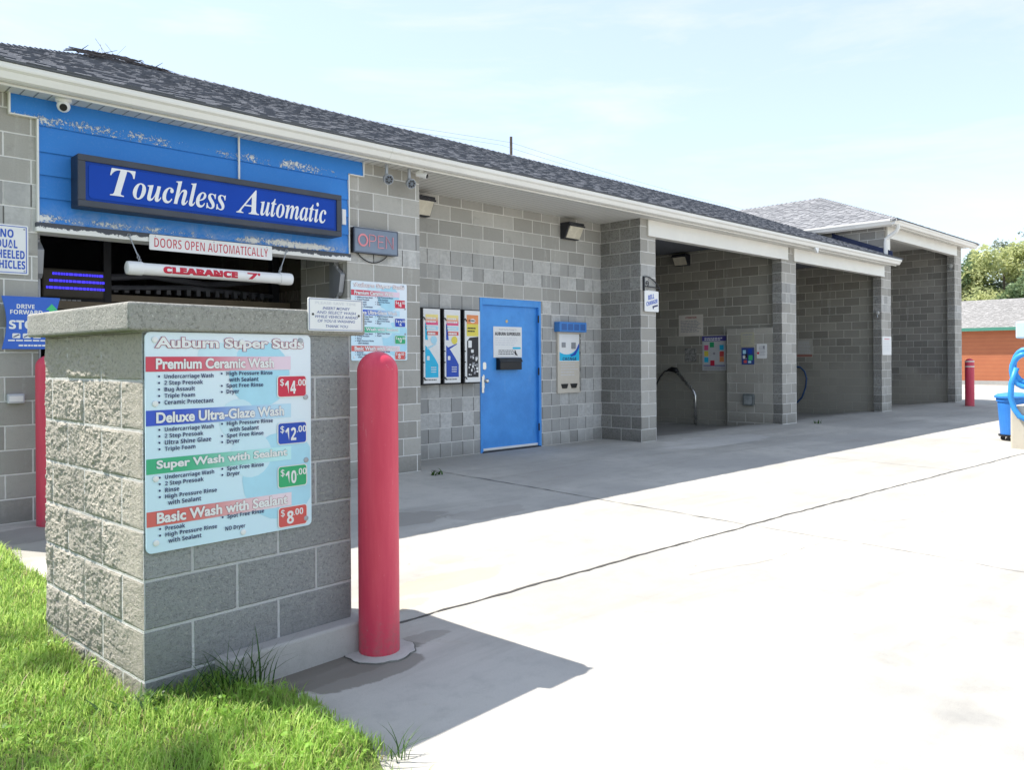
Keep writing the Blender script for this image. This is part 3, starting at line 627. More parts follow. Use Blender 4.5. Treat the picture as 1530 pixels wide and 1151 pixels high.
caps((ex0, ey0, ez), (pm, py, pz), 34); caps((pm, py, pz), (pm, py2, pz), 18); caps((ex1, ey0, ez), (pm, py, pz), 34)
tw(w, 'roof', m_roof3)
gp3 = [(y, z+.965) for y, z in gp]
w = MB(); w.prism(gp3, 'x', ex0-.02, ex1+.06); w.prism([(p[0]-.004, p[1]-.003) for p in gp3[1:10]]+[(7.372, 4.655)], 'x', ex1+.03, ex1+.064)
gx = [(ex0 + (7.372-y)*-1 + .06, z) for y, z in gp3]
w.prism([(ex0+.06-(7.372-y), z+.0) for y, z in gp3], 'y', 7.372, 16.6); tw(w, 'gutter', m_white)
w = MB(); w.box(ex0+.075, ex1, 7.374, 7.392, 4.52, 4.665); w.box(ex0+.075, ex0+.093, 7.393, 16.5, 4.52, 4.665); tw(w, 'fascia', m_white)
w = MB(); ds = [(20.30, 7.30, 4.56), (20.30, 7.30, 4.47), (20.30, 7.34, 4.40), (20.32, 7.50, 4.30), (20.32, 7.585, 4.24), (20.33, 7.60, 4.14), (20.33, 7.60, 3.78)]
w.tube(ds, .05, 8); tw(w, 'downspout', m_white)
w = MB(); w.prism([(7.45, 3.80), (8.95, 4.42), (8.95, 4.54), (7.45, 3.93)], 'x', P3+.19, P3+.203); tw(w, 'flashing', m_flash)

# ================================================================== BLOCK PILLAR (local frame: a along its face, b into it)
KW, KD, KZ = 5*B, 1.13, 1.462
pk_ = thing('block_pillar', 'grey split-face block pillar with concrete cap carrying the big price board', 'pillar', (KX, KY, 0), KT)
def fbm(p, o=5): return noise.fractal(Vector(p), 1.0, 2.0, o)
def split_face(depth, z0, z1, seed, flip):
    """A split-faced block wall: rough, fractured block faces that drop back to the mortar joints."""
    mb = MB(); st = .0062; nb = int(depth/st); nz_ = int((z1-z0)/st); vs = []; uvs = []
    r = random.Random(seed); tilt = {}
    for j in range(nz_+1):
        z = z0+(z1-z0)*j/nz_; row = math.floor((z-.0396)/B); fz = (z-.0396)/B-row
        for i in range(nb+1):
            bb = depth*i/nb; cu = bb/(2*B)+.5*(row % 2); col = math.floor(cu); fu = cu-col
            if (row, col) not in tilt: tilt[(row, col)] = (r.uniform(-.004, .006), r.uniform(-.010, .010), r.uniform(-.012, .012))
            t0, tx, tz = tilt[(row, col)]
            e = min(min(fu, 1-fu)*2*B, min(fz, 1-fz)*B); k = sstep(.0065, .017, e)
            q = (bb*1.0, z, seed*3.1)
            n = .007*fbm((q[0]*8, q[1]*8, q[2]))
            for sc_, am in ((17, .011), (46, .010)):      # fractured facets: each cell its own height and tilt
                vq = Vector((q[0]*sc_*.8+.25*noise.noise(Vector((q[1]*30, q[0]*30, 2))), q[1]*sc_, q[2]*sc_*.1)); p0 = noise.voronoi(vq)[1][0]; dq = vq-p0
                n += am*(noise.cell(p0*7.31)*.45 + dq.x*noise.cell(p0*3.7+Vector((9, 1, 4)))*.9 + dq.y*noise.cell(p0*5.1+Vector((2, 8, 3)))*.9)
            n += .006*fbm((q[0]*90, q[1]*90, q[2]+9), 3)
            h = .006 + .47*k*max(-.007, .008+t0+tx*(fu-.5)+tz*(fz-.5)+n)
            if bb < 2*B: h *= .25+.75*sstep(.06, .40, bb) + .18*noise.noise(Vector((bb*9, z*5, 1)))
            h *= sstep(0, .03, bb)*sstep(0, .03, depth-bb) if not flip else sstep(0, .012, bb)
            if j in (0, nz_): h = 0
            vs.append((-h if not flip else KW+h, bb, z)); uvs.append((bb, z-.0396))
    fs = []; fu_ = []; n = nb+1
    for j in range(nz_):
        for i in range(nb):
            f = (j*n+i, j*n+n+i, j*n+n+i+1, j*n+i+1) if not flip else (j*n+i, j*n+i+1, j*n+n+i+1, j*n+n+i)
            fs.append(f); fu_.append([uvs[k] for k in f])
    mb.add(vs, fs, 0, fu_); return mb
w = MB(); w.box(0, KW, 0, KD, -.15, KZ)
for i, f in enumerate(w.f): w.uv[i] = [((w.v[k][0] if i in (2, 4) else w.v[k][1]), w.v[k][2]-.0396) for k in f]
w.build('block_courses', block_mat('block_pillar_face', (.385, .395, .40), (.525, .535, .54), (.70, .705, .705), rough_face=1.2, bd=.011, u0=B, speck=1), pk_)  # face greys cooled so the bluish shade is in the colour
split_face(KD, .0396-.8*B, KZ-.001, 4, False).build('split_face', m_split, pk_, smooth=False)
split_face(KD, .0396, KZ-.001, 9, True).build('split_face', m_split, pk_, smooth=False)
w = MB(); w.box(-.07, 1.088, -.035, 1.175, KZ, 1.577); w.build('cap', m_cap, pk_, bev=.012, seg=3)
w = MB(); w.box(.30, 1.075, -.085, 1.2, -.16, .062); w.build('plinth', m_plinth, pk_, bev=.014, seg=3)

# ================================================================== BOLLARDS
def bollard(label, x, y, z, r, h, tapes=False, pad=True):
    t = thing('bollard', label, 'bollard', (x, y, z), 0, 'red bollards')
    pr = [(r*1.0, -.05), (r*1.004, .02), (r, h-r*.98)] + [(r*math.cos(a), h-r*.98+r*.98*math.sin(a)) for a in [math.radians(q) for q in range(6, 90, 6)]] + [(.002, h)]
    MB().lathe(pr, 48).build('sleeve', m_red, t, smooth=True)
    if tapes:
        for zz in (h-.10, h-.24): MB().lathe([(r*1.01, zz), (r*1.02, zz), (r*1.02, zz+.035), (r*1.01, zz+.035)], 32).build('reflective_band', paint('reflective_tape', (.75, .68, .60), .4), t)
    if pad:
        rr = random.Random(3); pts = []
        for k in range(30):
            a = 2*math.pi*k/30; q = r*1.72*(1+rr.uniform(-.06, .06)); pts.append((q*math.cos(a), q*math.sin(a)))
        w = MB(); w.prism(pts, 'z', -.03, .0075); w.build('footing', concrete('footing_concrete', (.50, .49, .46), (.38, .37, .34), bump=.004), t)
        w = MB(); n = len(pts)
        w.add([(p[0]*s_, p[1]*s_, .005) for p in pts for s_ in (1.0, 1.035)], [(2*k, 2*k+1, (2*k+3) % (2*n), (2*k+2) % (2*n)) for k in range(n)]); w.build('footing_gap', m_joint, t)
    return t
bollard('tall red bollard in the foreground, right against the pillar with the big price board', 2.270, 3.262, -.09, .099, 1.47)
bollard('red bollard mostly hidden behind the block pillar, beside the left entrance jamb', 1.885, 7.40, -.005, .0975, 1.40, pad=False)
bollard('distant red bollard with two pale reflective bands beyond the last bay pier', 24.45, 6.93, -.02, .115, 1.30, tapes=True, pad=False)

# ================================================================== PRICE BOARDS (two of the same print)
def price_board(name, label, loc, rz, parent=None):
    t = thing(name, label, 'sign', loc, rz, 'wash price boards')
    Wd, H = .775, .90
    w = MB(); w.rslab(0, Wd, 0, H, 0, -.008, .022); w.build('panel', m_menubg, t)
    w.uv = [None]*len(w.uv)
    T = lambda v: H*(1-v); X = lambda s_: Wd*s_
    y = -.009
    w = MB()      # pale bubbles of the background
    w.disc(X(.66), T(.20), .15, y, 0); w.disc(X(.40), T(.10), .09, y, 1, rz=.05); w.disc(X(.80), T(.72), .20, y, 0); w.disc(X(.60), T(.60), .10, y, 1); w.disc(X(.25), T(.93), .05, y, 1); w.disc(X(.52), T(.42), .09, y, 1)
    # keep circles on the board
    w.v = [(min(max(a, .006), Wd-.006), b_ - .0002*i/len(w.v), min(max(c, .006), H-.006)) for i, (a, b_, c) in enumerate(w.v)]
    w.build('bubble_print', [m_lcy, m_lcy2], t)
    w = MB(); y -= .001
    for v0, v1, mi in ((.112, .18, 0), (.355, .425, 1), (.574, .643, 2), (.812, .880, 3)): w.quad(0.001, X(.86), T(v1), T(v0), y, mi)
    w.build('colour_band', [g_red, g_blue, g_grn, g_cor], t)
    w = MB(); y -= .001
    HD = (('Auburn Super Suds', .0845, .89, .055, 0), ('Premium Ceramic Wash', .168, .69, .043, 0), ('Deluxe Ultra-Glaze Wash', .413, .755, .043, 1), ('Super Wash with Sealant', .631, .775, .043, 2), ('Basic Wash with Sealant', .868, .775, .043, 0))
    for s_, v, wd, hh, mi in HD: w.text(s_, X(.055), T(v), X(wd), hh, y, mi, 'n', .068 if hh > .05 else .056, res=4, ref=.012)
    w.build('lettering_outline', [m_rose, m_purp, flat('teal_outline', (.06, .26, .28))], t)
    w = MB(); y -= .001
    for s_, v, wd, hh, mi in HD: w.text(s_, X(.055), T(v), X(wd), hh, y, 0, 'n', .034, res=4, ref=.012)
    w.build('lettering', m_signw, t)
    w = MB()
    def bullets(col, v, items):
        for it in items:
            x = X(.085 if col == 0 else .435); ind = it.startswith('~'); s_ = it.lstrip('~')
            nobul = s_ == 'NO Dryer'
            if not ind and not nobul: w.disc(x-.012, T(v)+.010, .0045, y, 0, 10)
            hh = .0235 if any(c in s_ for c in 'gpy') else .0195
            w.text(s_, x-.012+(.012 if nobul else .022 if not ind else .034), T(v)-(.004 if hh > .02 else 0), None if False else .0128*len(s_)*.92, hh, y, 0, 'b', .0, res=2)
            v += .0295
    y -= .0005
    bullets(0, .213, ['Undercarriage Wash', '2 Step Presoak', 'Bug Assault', 'Triple Foam', 'Ceramic Protectant']); bullets(1, .205, ['High Pressure Rinse', '~with Sealant', 'Spot Free Rinse', 'Dryer'])
    bullets(0, .455, ['Undercarriage Wash', '2 Step Presoak', 'Ultra Shine Glaze', 'Triple Foam']); bullets(1, .447, ['High Pressure Rinse', '~with Sealant', 'Spot Free Rinse', 'Dryer'])
    bullets(0, .672, ['Undercarriage Wash', '2 Step Presoak', 'Rinse', 'High Pressure Rinse', '~with Sealant']); bullets(1, .664, ['Spot Free Rinse', 'Dryer'])
    bullets(0, .905, ['Presoak', 'High Pressure Rinse', '~with Sealant']); bullets(1, .897, ['Spot Free Rinse', '', 'NO Dryer'] if False else ['Spot Free Rinse']); bullets(1, .955, ['NO Dryer'])
    w.build('bullet_lettering', m_navy, t)
    y += .0005
    for v0, v1, mi, a, c in ((.215, .318, 0, '14', 1), (.455, .560, 1, '12', 1), (.678, .782, 2, '10', 1), (.887, .985, 3, '8', 0)):
        w = MB(); w2 = MB()
        w.rrect(X(.765), X(.968), T(v1)-.004, T(v0)+.004, y, .016, 1); w.rrect(X(.772), X(.961), T(v1), T(v0), y-.0007, .012, 0)
        zc = (T(v0)+T(v1))/2
        w2.text('$', X(.785), zc+.0, .020, .036, y-.0015, 0, 'b', .0); w2.text(a, X(.817 if c else .825), zc-.034, .058 if c else .036, .060, y-.0015, 0, 'b', .01); w2.text('.00', X(.817)+.062 if c else X(.872), zc+.002, .050, .030, y-.0015, 0, 'b', 0)
        tg = w.build('price_tag', [(m_redp, m_dblue, m_green, m_coral)[mi], m_signw], t); w2.build('price_lettering', m_signw, tg)
    w = MB()
    for sx, v in ((.05, .035), (.05, .325), (.05, .665), (.05, .955), (.545, .04), (.545, .975)): w.lathe([(.013, -.0095), (.012, -.013), (.006, -.0145), (.001, -.0145)], 14, (X(sx), 0, T(v)), axis='y')
    for sx, v in ((.962, .325), (.962, .655), (.958, .96), (.93, .03)): w.lathe([(.013, -.0095), (.012, -.013), (.006, -.0145), (.001, -.0145)], 14, (X(sx), 0, T(v)), 1, axis='y')
    w.build('screw', [m_signw, m_galv], t)
    return t
def onK(a, b_, z): c, s_ = math.cos(KT), math.sin(KT); return (KX+a*c-b_*s_, KY+a*s_+b_*c, z)
pb = price_board('price_board', 'large wash price board fixed to the foreground block pillar', onK(.005, -.006, .558), KT)
dup(pb, (4.962, F-.006, 1.333), 0, 'smaller-looking price board on the wall pier, half hidden by the tall red bollard')

def plate(name, label, cat, loc, rz, Wd, H, mat, th=.006, r=.008, group=None, part='panel'):
    t = thing(name, label, cat, loc, rz, group); MB().rslab(0, Wd, 0, H, 0, -th, r).build(part, mat, t); return t
# notice on the cap
t = plate('notice_sign', 'small white sign with blue handwriting style print on the end of the pillar cap', 'sign', onK(.75, -.037, 1.478), KT, .315, .158, m_signw)
w = MB()
for a, b_, c, d in ((.004, .311, .150, .154), (.004, .311, .004, .008), (.004, .008, .008, .150), (.307, .311, .008, .150)): w.quad(a, b_, c, d, -.007)
w.build('border', flat('border_grey_blue', (.34, .37, .50)), t)
w = MB()
w.text('PLEASE SAVE TIME', .04, .128, .235, .013, -.007, 1, 'n')
for i, (s_, wd) in enumerate((('INSERT MONEY', .155), ('AND SELECT WASH', .225), ('WHILE VEHICLE AHEAD', .25), ('OF YOU IS WASHING', .215), ('THANK YOU', .13))): w.text(s_, .1575, .1035-.0205*i-(.004 if i == 4 else 0), wd, .0135, -.007, 0, 'n', .006, shear=.25, cx=True)
w.build('lettering', [flat('notice_blue', (.14, .17, .38)), m_pale], t)
w = MB(); w.disc(.025, .079, .006, -.008, 0, 12); w.disc(.29, .079, .006, -.008, 0, 12); w.build('screw', m_dark, t)

# ================================================================== ENTRANCE SIGNS
t = thing('lightbox_sign', 'long dark framed blue lightbox reading Touchless Automatic over the wash entrance', 'sign', (2.118, F-.04, 2.668), 0)
Wd, H = 2.590, .445
w = MB(); w.box(0, Wd, -.175, 0, 0, H)
w2 = MB(); w2.box(0, Wd, -.2, -.175, 0, .055); w2.box(0, Wd, -.2, -.175, H-.055, H); w2.box(0, .06, -.2, -.175, .055, H-.055); w2.box(Wd-.06, Wd, -.2, -.175, .055, H-.055)
w.build('cabinet', m_dark, t, bev=.006); w2.build('frame', paint('lightbox_frame', (.05, .055, .07), .35, .2, 4), t, bev=.005)
w = MB(); w.rslab(.058, Wd-.058, .053, H-.053, -.174, -.186, .02); w.build('face', m_lightbox, t)
w = MB(); w.rslab(.085, Wd-.085, .075, H-.075, -.1855, -.192, .03); w.build('inset_face', paint('lightbox_inset', (.002, .052, .38), .4, .08, 2, spec=.2), t, bev=.003)
w = MB()
def pline(x, parts):
    for body, z, wd, h in parts: w.text(body, x, z, wd, h, -.193, 0, 's', .016, .004, res=8); x += wd+.006
    return x
zb = .118
w.text('T', .255, zb+.006, .215, .240, -.193, 0, 's', 0, .004, res=8); w.text('ouchless', .445, zb, .855, .222, -.193, 0, 's', 0, .004, res=8)
w.text('A', 1.405, zb, .235, .240, -.193, 0, 's', 0, .004, res=8); w.text('utomatic', 1.655, zb, .745, .212, -.193, 0, 's', 0, .004, res=8)
w.build('lettering', m_signw, t)
w = MB(); w.box(Wd+.12, Wd+.17, -.02, .0, .17, .34); w.build('switch_plate', m_signw, t, bev=.004)
# DOORS OPEN AUTOMATICALLY
t = plate('door_notice_sign', 'white board with condensed red capitals hanging under the entrance header', 'sign', (2.765, F-.055, 2.372), 0, 1.222, .143, m_signw, .008, .012)
w = MB(); w.text('DOORS OPEN AUTOMATICALLY', .045, .028, 1.13, .085, -.009, 0, 'b', -.02, res=4); w.build('lettering', m_redl, t)
w = MB()
for x in (.055, .61, 1.165): w.disc(x, .128, .006, -.0085, 0, 10)
w.build('screw', m_galv, t)
# clearance bar
t = thing('clearance_bar', 'white capped pipe lettered CLEARANCE in red, hung on chains below the header', 'sign', (2.545, F-.10, 2.185), 0)
Lb, rb = 1.64, .055
w = MB(); w.lathe([(rb, .05), (rb, Lb-.05)], 28, axis='x'); w.build('pipe', m_signw, t, smooth=False)
for a in (0, 1):
    pr = [(rb*1.12, .14), (rb*1.14, .13), (rb*1.14, .03), (rb*1.06, .008), (rb*.7, 0), (.003, 0)]
    w = MB(); w.lathe([(r_, (z if a == 0 else Lb-z)) for r_, z in pr], 28, axis='x'); w.build('end_cap', m_signw, t, smooth=False)
w = MB(); w.text('CLEARANCE', .31, -.036, .72, .072, -rb, 0, 'b', .06, res=4); w.text("7'", 1.13, -.036, .135, .072, -rb, 0, 'i', .03, res=4)
# wrap the lettering round the pipe
import bmesh
w.build('tmp', m_redl); tmp = bpy.data.objects['tmp']; bm = bmesh.new(); bm.from_mesh(tmp.data)
for k in range(-9, 10): bmesh.ops.bisect_plane(bm, geom=bm.verts[:]+bm.edges[:]+bm.faces[:], plane_co=(0, 0, k*.004), plane_no=(0, 0, 1))
bm.verts.index_update(); w = MB(); w.add([tuple(v.co) for v in bm.verts], [tuple(v.index for v in f.verts) for f in bm.faces]); bm.free(); bpy.data.objects.remove(tmp)
vv = []
for x, y, z in w.v: a = z/rb*.92; vv.append((x, -(rb+.0015)*math.cos(a), (rb+.0015)*math.sin(a)))
w.v = vv; w.build('lettering', m_redl, t)
for xa, xb in ((.13, .045), (1.50, 1.61)):
    w = MB(); p, q = Vector((xa, 0, rb)), Vector((xb, .045, .30)); w.tube([p+(q-p)*.28, q], .0055, 6)
    for k in range(5):
        c = p+(q-p)*(.02+.06*k); ring = [c+Vector((.011*math.cos(a)*(k % 2), .011*math.cos(a)*((k+1) % 2), .016*math.sin(a))) for a in [2*math.pi*i/10 for i in range(11)]]; w.tube(ring, .003, 5)
    w.tube([q+Vector((.014*math.cos(a), 0, .014*math.sin(a))) for a in [2*math.pi*i/12 for i in range(12)]], .004, 5)
    w.build('chain', m_galv, t)
# OPEN sign
t = thing('open_sign', 'grey OPEN sign with thin red tube letters on the pier beside the entrance', 'sign', (4.962, F-.002, 2.545), 0)
w = MB(); w.box(0, .60, -.075, 0, 0, .285); w.build('cabinet', m_dark, t, bev=.01)
w = MB(); w.rslab(.012, .588, .012, .273, -.0745, -.082, .012); w.build('panel', m_opn, t)
w = MB()
for a, b_, c, d in ((0, .6, .270, .285), (0, .6, 0, .015), (0, .015, .015, .27), (.585, .6, .015, .27)): w.box(a, b_, -.085, -.06, c, d)
w.build('frame', paint('open_frame', (.10, .12, .16), .4, .2, 4), t, bev=.003)
w = MB(); z0, z1 = .075, .21; y = -.088; rT = .0048
ov = lambda cx, r_: [(cx+r_*math.cos(a), y, (z0+z1)/2+(z1-z0)/2*math.sin(a)) for a in [2*math.pi*i/22 for i in range(23)]]
for d in (0, .011): 
    w.tube([(.115+(q[0]-.115)*(1-d*14 if d else 1), y, (z0+z1)/2+(q[2]-(z0+z1)/2)*(1-d*14 if d else 1)) for q in ov(.115, .062)], rT, 5)
w.tube([(.20, y, z0), (.20, y, z1), (.255, y, z1), (.28, y, z1-.015), (.285, y, z1-.035), (.275, y, z1-.06), (.25, y, z1-.07), (.205, y, z1-.07)], rT, 5)
w.tube([(.395, y, z0), (.32, y, z0), (.32, y, z1), (.395, y, z1)], rT, 5); w.tube([(.32, y, (z0+z1)/2), (.385, y, (z0+z1)/2)], rT, 5)
w.tube([(.43, y, z0), (.43, y, z1), (.525, y, z0), (.525, y, z1)], rT, 5)
w.build('tube_lettering', m_neon, t)
w = MB(); w.tube([(.09+.036*i, -.02, -.005-.09*math.sin(math.pi*i/11)**.8) for i in range(12)], .006, 6); w.tube([(.30, -.02, .0), (.30, -.02, -.05)], .004, 5); w.build('cable', m_black, t)
# NO DUAL WHEELED VEHICLES
t = plate('vehicle_notice_sign', 'white sign with blue capitals about dual wheeled vehicles, left of the entrance', 'sign', (1.488, F-.006, 2.072), 0, .31, .413, m_signw, r=.012)
w = MB()
for a, b_, c, d in ((.012, .298, .395, .401), (.012, .298, .012, .018), (.012, .018, .018, .395), (.292, .298, .018, .395)): w.quad(a, b_, c, d, -.007)
for s_, z, wd in (('NO', .302, .095), ('DUAL', .216, .15), ('WHEELED', .130, .255), ('VEHICLES', .045, .262)): w.text(s_, .155, z, wd, .070, -.0075, 0, 'b', .012, cx=True)
w.build('lettering', m_bluep, t)
w = MB(); w.disc(.28, .38, .008, -.008, 0, 10); w.disc(.28, .03, .008, -.008, 0, 10); w.disc(.03, .38, .008, -.008, 0, 10); w.build('screw', m_galv, t)
# DRIVE FORWARD / STOP
t = thing('drive_forward_sign', 'blue waisted sign reading DRIVE FORWARD and STOP with a green arrow, behind the pillar cap', 'sign', (1.575, F-.12, 1.447), 0)
Wd, H = .43, .435
pts = [(0, 0)] + [(.0+.035*math.sin(math.pi*k/10), H*k/10) for k in range(1, 10)] + [(0, H), (Wd, H)] + [(Wd-.035*math.sin(math.pi*k/10), H*(1-k/10)) for k in range(1, 10)] + [(Wd, 0)]
MB().prism(pts[::-1], 'y', 0, -.012).build('panel', flat('sign_blue', (.035, .13, .56)), t, bev=.004)
w = MB(); y = -.0135
w.text('DRIVE', .172, .335, .13, .036, y, 0, 'b', .006, cx=True); w.text('FORWARD', .178, .288, .235, .036, y, 0, 'b', .006, cx=True); w.text('STOP', .052, .165, .245, .074, y, 0, 'b', .02)
for k in range(3): w.rrect(.075+.075*k, .132+.075*k, .09, .13, y, .008, 0)
w.lines(.045, .078, .34, 1, .012, .02, y, 0, 5); w.lines(.12, .038, .22, 1, .014, .02, y, 0, 6)
w.build('lettering', m_signw, t)
w = MB(); w.add([(x, y, z) for x, z in ((.345, .29), (.385, .29), (.385, .33), (.41, .33), (.365, .382), (.32, .33), (.345, .33))], [(0, 1, 2, 3, 4, 5, 6)]); w.build('arrow', m_grn2, t)
w = MB()
for k in range(3): w.tube([(.083+.075*k, y-.001, .10), (.124+.075*k, y-.001, .122)], .004, 5)
w.build('slash_mark', m_navy, t)
w = MB(); w.box(.05, .09, 0, .12, .1, .14); w.box(.05, .09, 0, .12, .32, .36); w.build('bracket', m_galv, t)
# sensor box low on the wall
t = thing('sensor_box', 'small pale plastic box on the wall left of the entrance, low down', 'box', (1.632, F, .985), 0)
MB().box(0, .125, -.05, -.002, .012, .092).build('cover', paint('pale_box', (.52, .54, .58), .4), t, bev=.01); MB().box(.012, .113, -.053, -.049, .03, .075).build('label_plate', m_signw, t)

# ================================================================== CAMERAS AND LIGHTS UNDER THE EAVE
t = thing('dome_camera', 'white dome security camera with dark lens under the eave above the blue boards', 'camera', (2.035, 7.50, SOF), 0)
MB().lathe([(.062, 0), (.064, -.02), (.055, -.032)], 28).build('base', m_signw, t, smooth=False)
w = MB(); w.lathe([(.045, -.03)]+[(.052*math.sin(a), -.062+.052*math.cos(a)) for a in [math.radians(q) for q in range(50, 181, 10)]], 28); w.build('ball', m_signw, t, smooth=True)
d = Vector((-.25, -.85, -.45)).normalized(); c = Vector((0, 0, -.062))
w = MB(); pts = [c+d*.040, c+d*.053]; w.tube(pts, [.030, .029], 20); w.build('lens', m_black, t)
t = thing('bullet_camera', 'small white security camera at the pier corner right of the two flood lights', 'camera', (5.845, 7.51, SOF), 0)
MB().lathe([(.045, 0), (.045, -.015), (.02, -.02), (.018, -.035)], 20).build('mount', m_signw, t)
w = MB(); w.tube([(-.03, .03, -.03), (.02, -.03, -.05), (.05, -.07, -.065)], [.034, .036, .034], 16); w.build('body', m_signw, t, bev=.004)
w = MB(); w.tube([(.049, -.069, -.0645), (.056, -.077, -.0675)], .026, 14); w.build('lens', m_black, t)
def flood(loc, label):
    t = thing('flood_light', label, 'light', loc, 0, 'round flood lights under the eave')
    MB().tube([(0, 0, 0), (0, 0, -.13)], .019, 10).build('stem', m_galv, t)
    w = MB(); a, q = Vector((.01, .03, -.155)), Vector((0, -.045, -.185)); w.tube([a, a+(q-a)*.4, q], [.035, .055, .06], 20); w.build('housing', m_galv, t)
    w = MB(); dd = (q-a).normalized(); w.tube([q-dd*.002, q+dd*.006], .052, 20); w.build('lens', paint('flood_glass', (.16, .19, .23), .15, .3, 20), t)
    w = MB()
    for k in range(7):
        an = 2*math.pi*k/7; s1 = dd.orthogonal().normalized(); s2 = dd.cross(s1); p = q+dd*.006+(s1*math.cos(an)+s2*math.sin(an))*.032; w.tube([p, p+dd*.004], .011, 8)
    w.build('led_cluster', m_black, t)
flood((5.36, 7.50, SOF), 'first of the two round flood lights under the eave, nearer the blue boards'); flood((5.68, 7.50, SOF), 'second of the two round flood lights under the eave, nearer the pier corner')
def wall_light(loc, rz, label):
    t = thing('wall_light', label, 'light', loc, rz, 'dark wall pack lights')
    MB().prism([(0, 0), (0, .25), (-.20, .25), (-.20, .225), (-.085, .0)], 'x', 0, .36).build('housing', m_dark, t, bev=.008)
    w = MB(); n = Vector((0, -.89, -.455)); a = Vector((0, -.195, .215)); q = Vector((0, -.095, .018))
    w.add([Vector((x, 0, 0))+p+n*o for o in (.0, .02) for x, p in ((.025, a), (.335, a), (.335, q), (.025, q))], [(4, 5, 6, 7), (0, 1, 5, 4), (1, 2, 6, 5), (2, 3, 7, 6), (3, 0, 4, 7)]); w.build('lens', m_cream, t)
    w = MB(); w.add([Vector((x, 0, 0))+p+n*o for o in (.0, .028) for x, p in ((0, a), (.36, a), (.36, a+Vector((0, .012, -.02))), (0, a+Vector((0, .012, -.02))))], [(4, 5, 6, 7), (0, 1, 5, 4), (1, 2, 6, 5), (2, 3, 7, 6), (3, 0, 4, 7)]); w.build('lens_frame', m_dark, t)
    return t
wl = wall_light((6.33, WL, 3.245), 0, 'wall pack light high on the recessed wall right beside the entrance pier')
dup(wl, (9.36, WL, 3.235), 0, 'wall pack light high on the recessed wall above the blue framed changer panel')
dup(wl, (P2+.20, 10.26, 3.40), -math.pi/2, 'wall pack light inside the first open bay near its ceiling')

# ================================================================== RECESSED WALL FITTINGS
def vend(x, label, kind):
    t = thing('advert_case', label, 'vending case', (x, WL, 1.003), 0, 'tall vending cases left of the blue door')
    Wd, H = .305, 1.03
    MB().box(0, Wd, -.12, -.002, 0, H).build('case', m_black, t, bev=.005)
    MB().box(.018, Wd-.006, -.130, -.121, .022, H-.015).build('poster', m_signw, t)
    w = MB(); y = -.132; X0, X1 = .055, Wd-.04
    if kind < 2:
        main = 0 if kind == 0 else 1
        w.quad(X0, X1, .80, .94, y, 2); w.quad(X0, X1, .735, .785, y, 3); w.quad(X0+.015, X1, .665, .715, y, 4)
        w.add([(a, y, c) for a, c in ((X0-.01, .10), (X1, .10), (X1, .27), (X1-.06, .36), (X0+.06, .47), (X0-.01, .53))], [tuple(range(6))], main)
        w.add([(a, y, c) for a, c in ((X0-.01, .60), (X0+.035, .60), (X0+.01, .80), (X0-.01, .83))], [(0, 1, 2, 3)], main)
        w.disc((X0+X1)/2+.03, .60, .055, y-.001, 3 if kind == 0 else 5, 14); w.rrect(X0+.015, X0+.06, .33, .385, y-.002, .008, 6)
        w.text('WASH', X0+.01, .83, X1-X0-.02, .06, y-.001, 6, 'b', .01) if False else w.lines(X0+.012, .90, X1-X0-.03, 2, .022, .045, y-.001, 6, 3+kind)
        w.lines(X0+.01, .768, X1-X0-.02, 1, .02, .04, y-.001, 6, 11+kind); w.lines(X0+.03, .70, X1-X0-.04, 1, .026, .04, y-.001, 6, 13+kind)
        w.lines(X0+.085, .24, .11, 3, .012, .03, y-.001, 6, 8); w.lines(X0, .075, X1-X0, 1, .012, .03, y, 7, 9)
        w.add([(a, y-.001, c) for a, c in ((X0+.03, .47), (X1-.03, .545), (X1-.03, .555), (X0+.02, .50))], [(0, 1, 2, 3)], 3 if kind == 0 else 1)
    else:
        w.quad(X0-.005, X1, .83, .955, y, 8); w.quad(X0-.005, X1, .66, .83, y, 5); w.add([(a, y, c) for a, c in ((X0, .09), (X1, .09), (X1, .655), (X0+.05, .64), (X0, .59))], [tuple(range(5))], 7)
        w.disc((X0+X1)/2, .875, .05, y-.001, 6, 14, .028); w.lines(X0+.03, .885, .13, 1, .018, .03, y-.002, 7, 4); w.lines(X0+.01, .78, .16, 2, .02, .04, y-.001, 7, 5); w.rrect(X0+.02, X0+.085, .50, .60, y-.001, .01, 6); w.rrect(X0+.07, X0+.12, .43, .475, y-.001, .01, 6)
        r = random.Random(2)
        for k in range(26): a, c = X0+.02+r.random()*(X1-X0-.05), .11+r.random()*.28; w.rrect(a, a+.012+.025*r.random(), c, c+.01+.03*r.random(), y-.001-.00005*k, .003, 6 if k % 2 else 9)
    w.build('poster_print', [m_cyan, m_dblue, m_sunset, m_lcy, m_coral, m_yel, m_signw, m_black_p, m_orange, m_greyp], t)
    w = MB()
    for z in (.085, .885): w.tube([(-.004, -.10, z-.02), (-.012, -.135, z), (.02, -.142, z+.012), (.045, -.138, z-.02)], .008, 6)
    for z in (.30, .45): w.tube([(.02, -.128, z), (.02, -.138, z)], .009, 8)
    w.build('hook', m_dark, t)
vend(6.51, 'leftmost vending case with light blue poster, nearest the entrance pier', 0); vend(6.868, 'middle vending case with a deep blue and sunset poster', 1); vend(7.232, 'vending case with black and yellow poster, next to the blue door', 2)
t = plate('door_notice', 'white printed notice taped to the blue door above its mailbox', 'notice', (7.935, WL+.032, 1.365), 0, .585, .455, m_signw, .003, .004)
w = MB(); y = -.004
w.text('Thank You For Coming To', .11, .395, .36, .030, y, 0, 'n', .004); w.text('AUBURN SUPERSUDS', .03, .325, .525, .05, y, 1, 'b', .03)
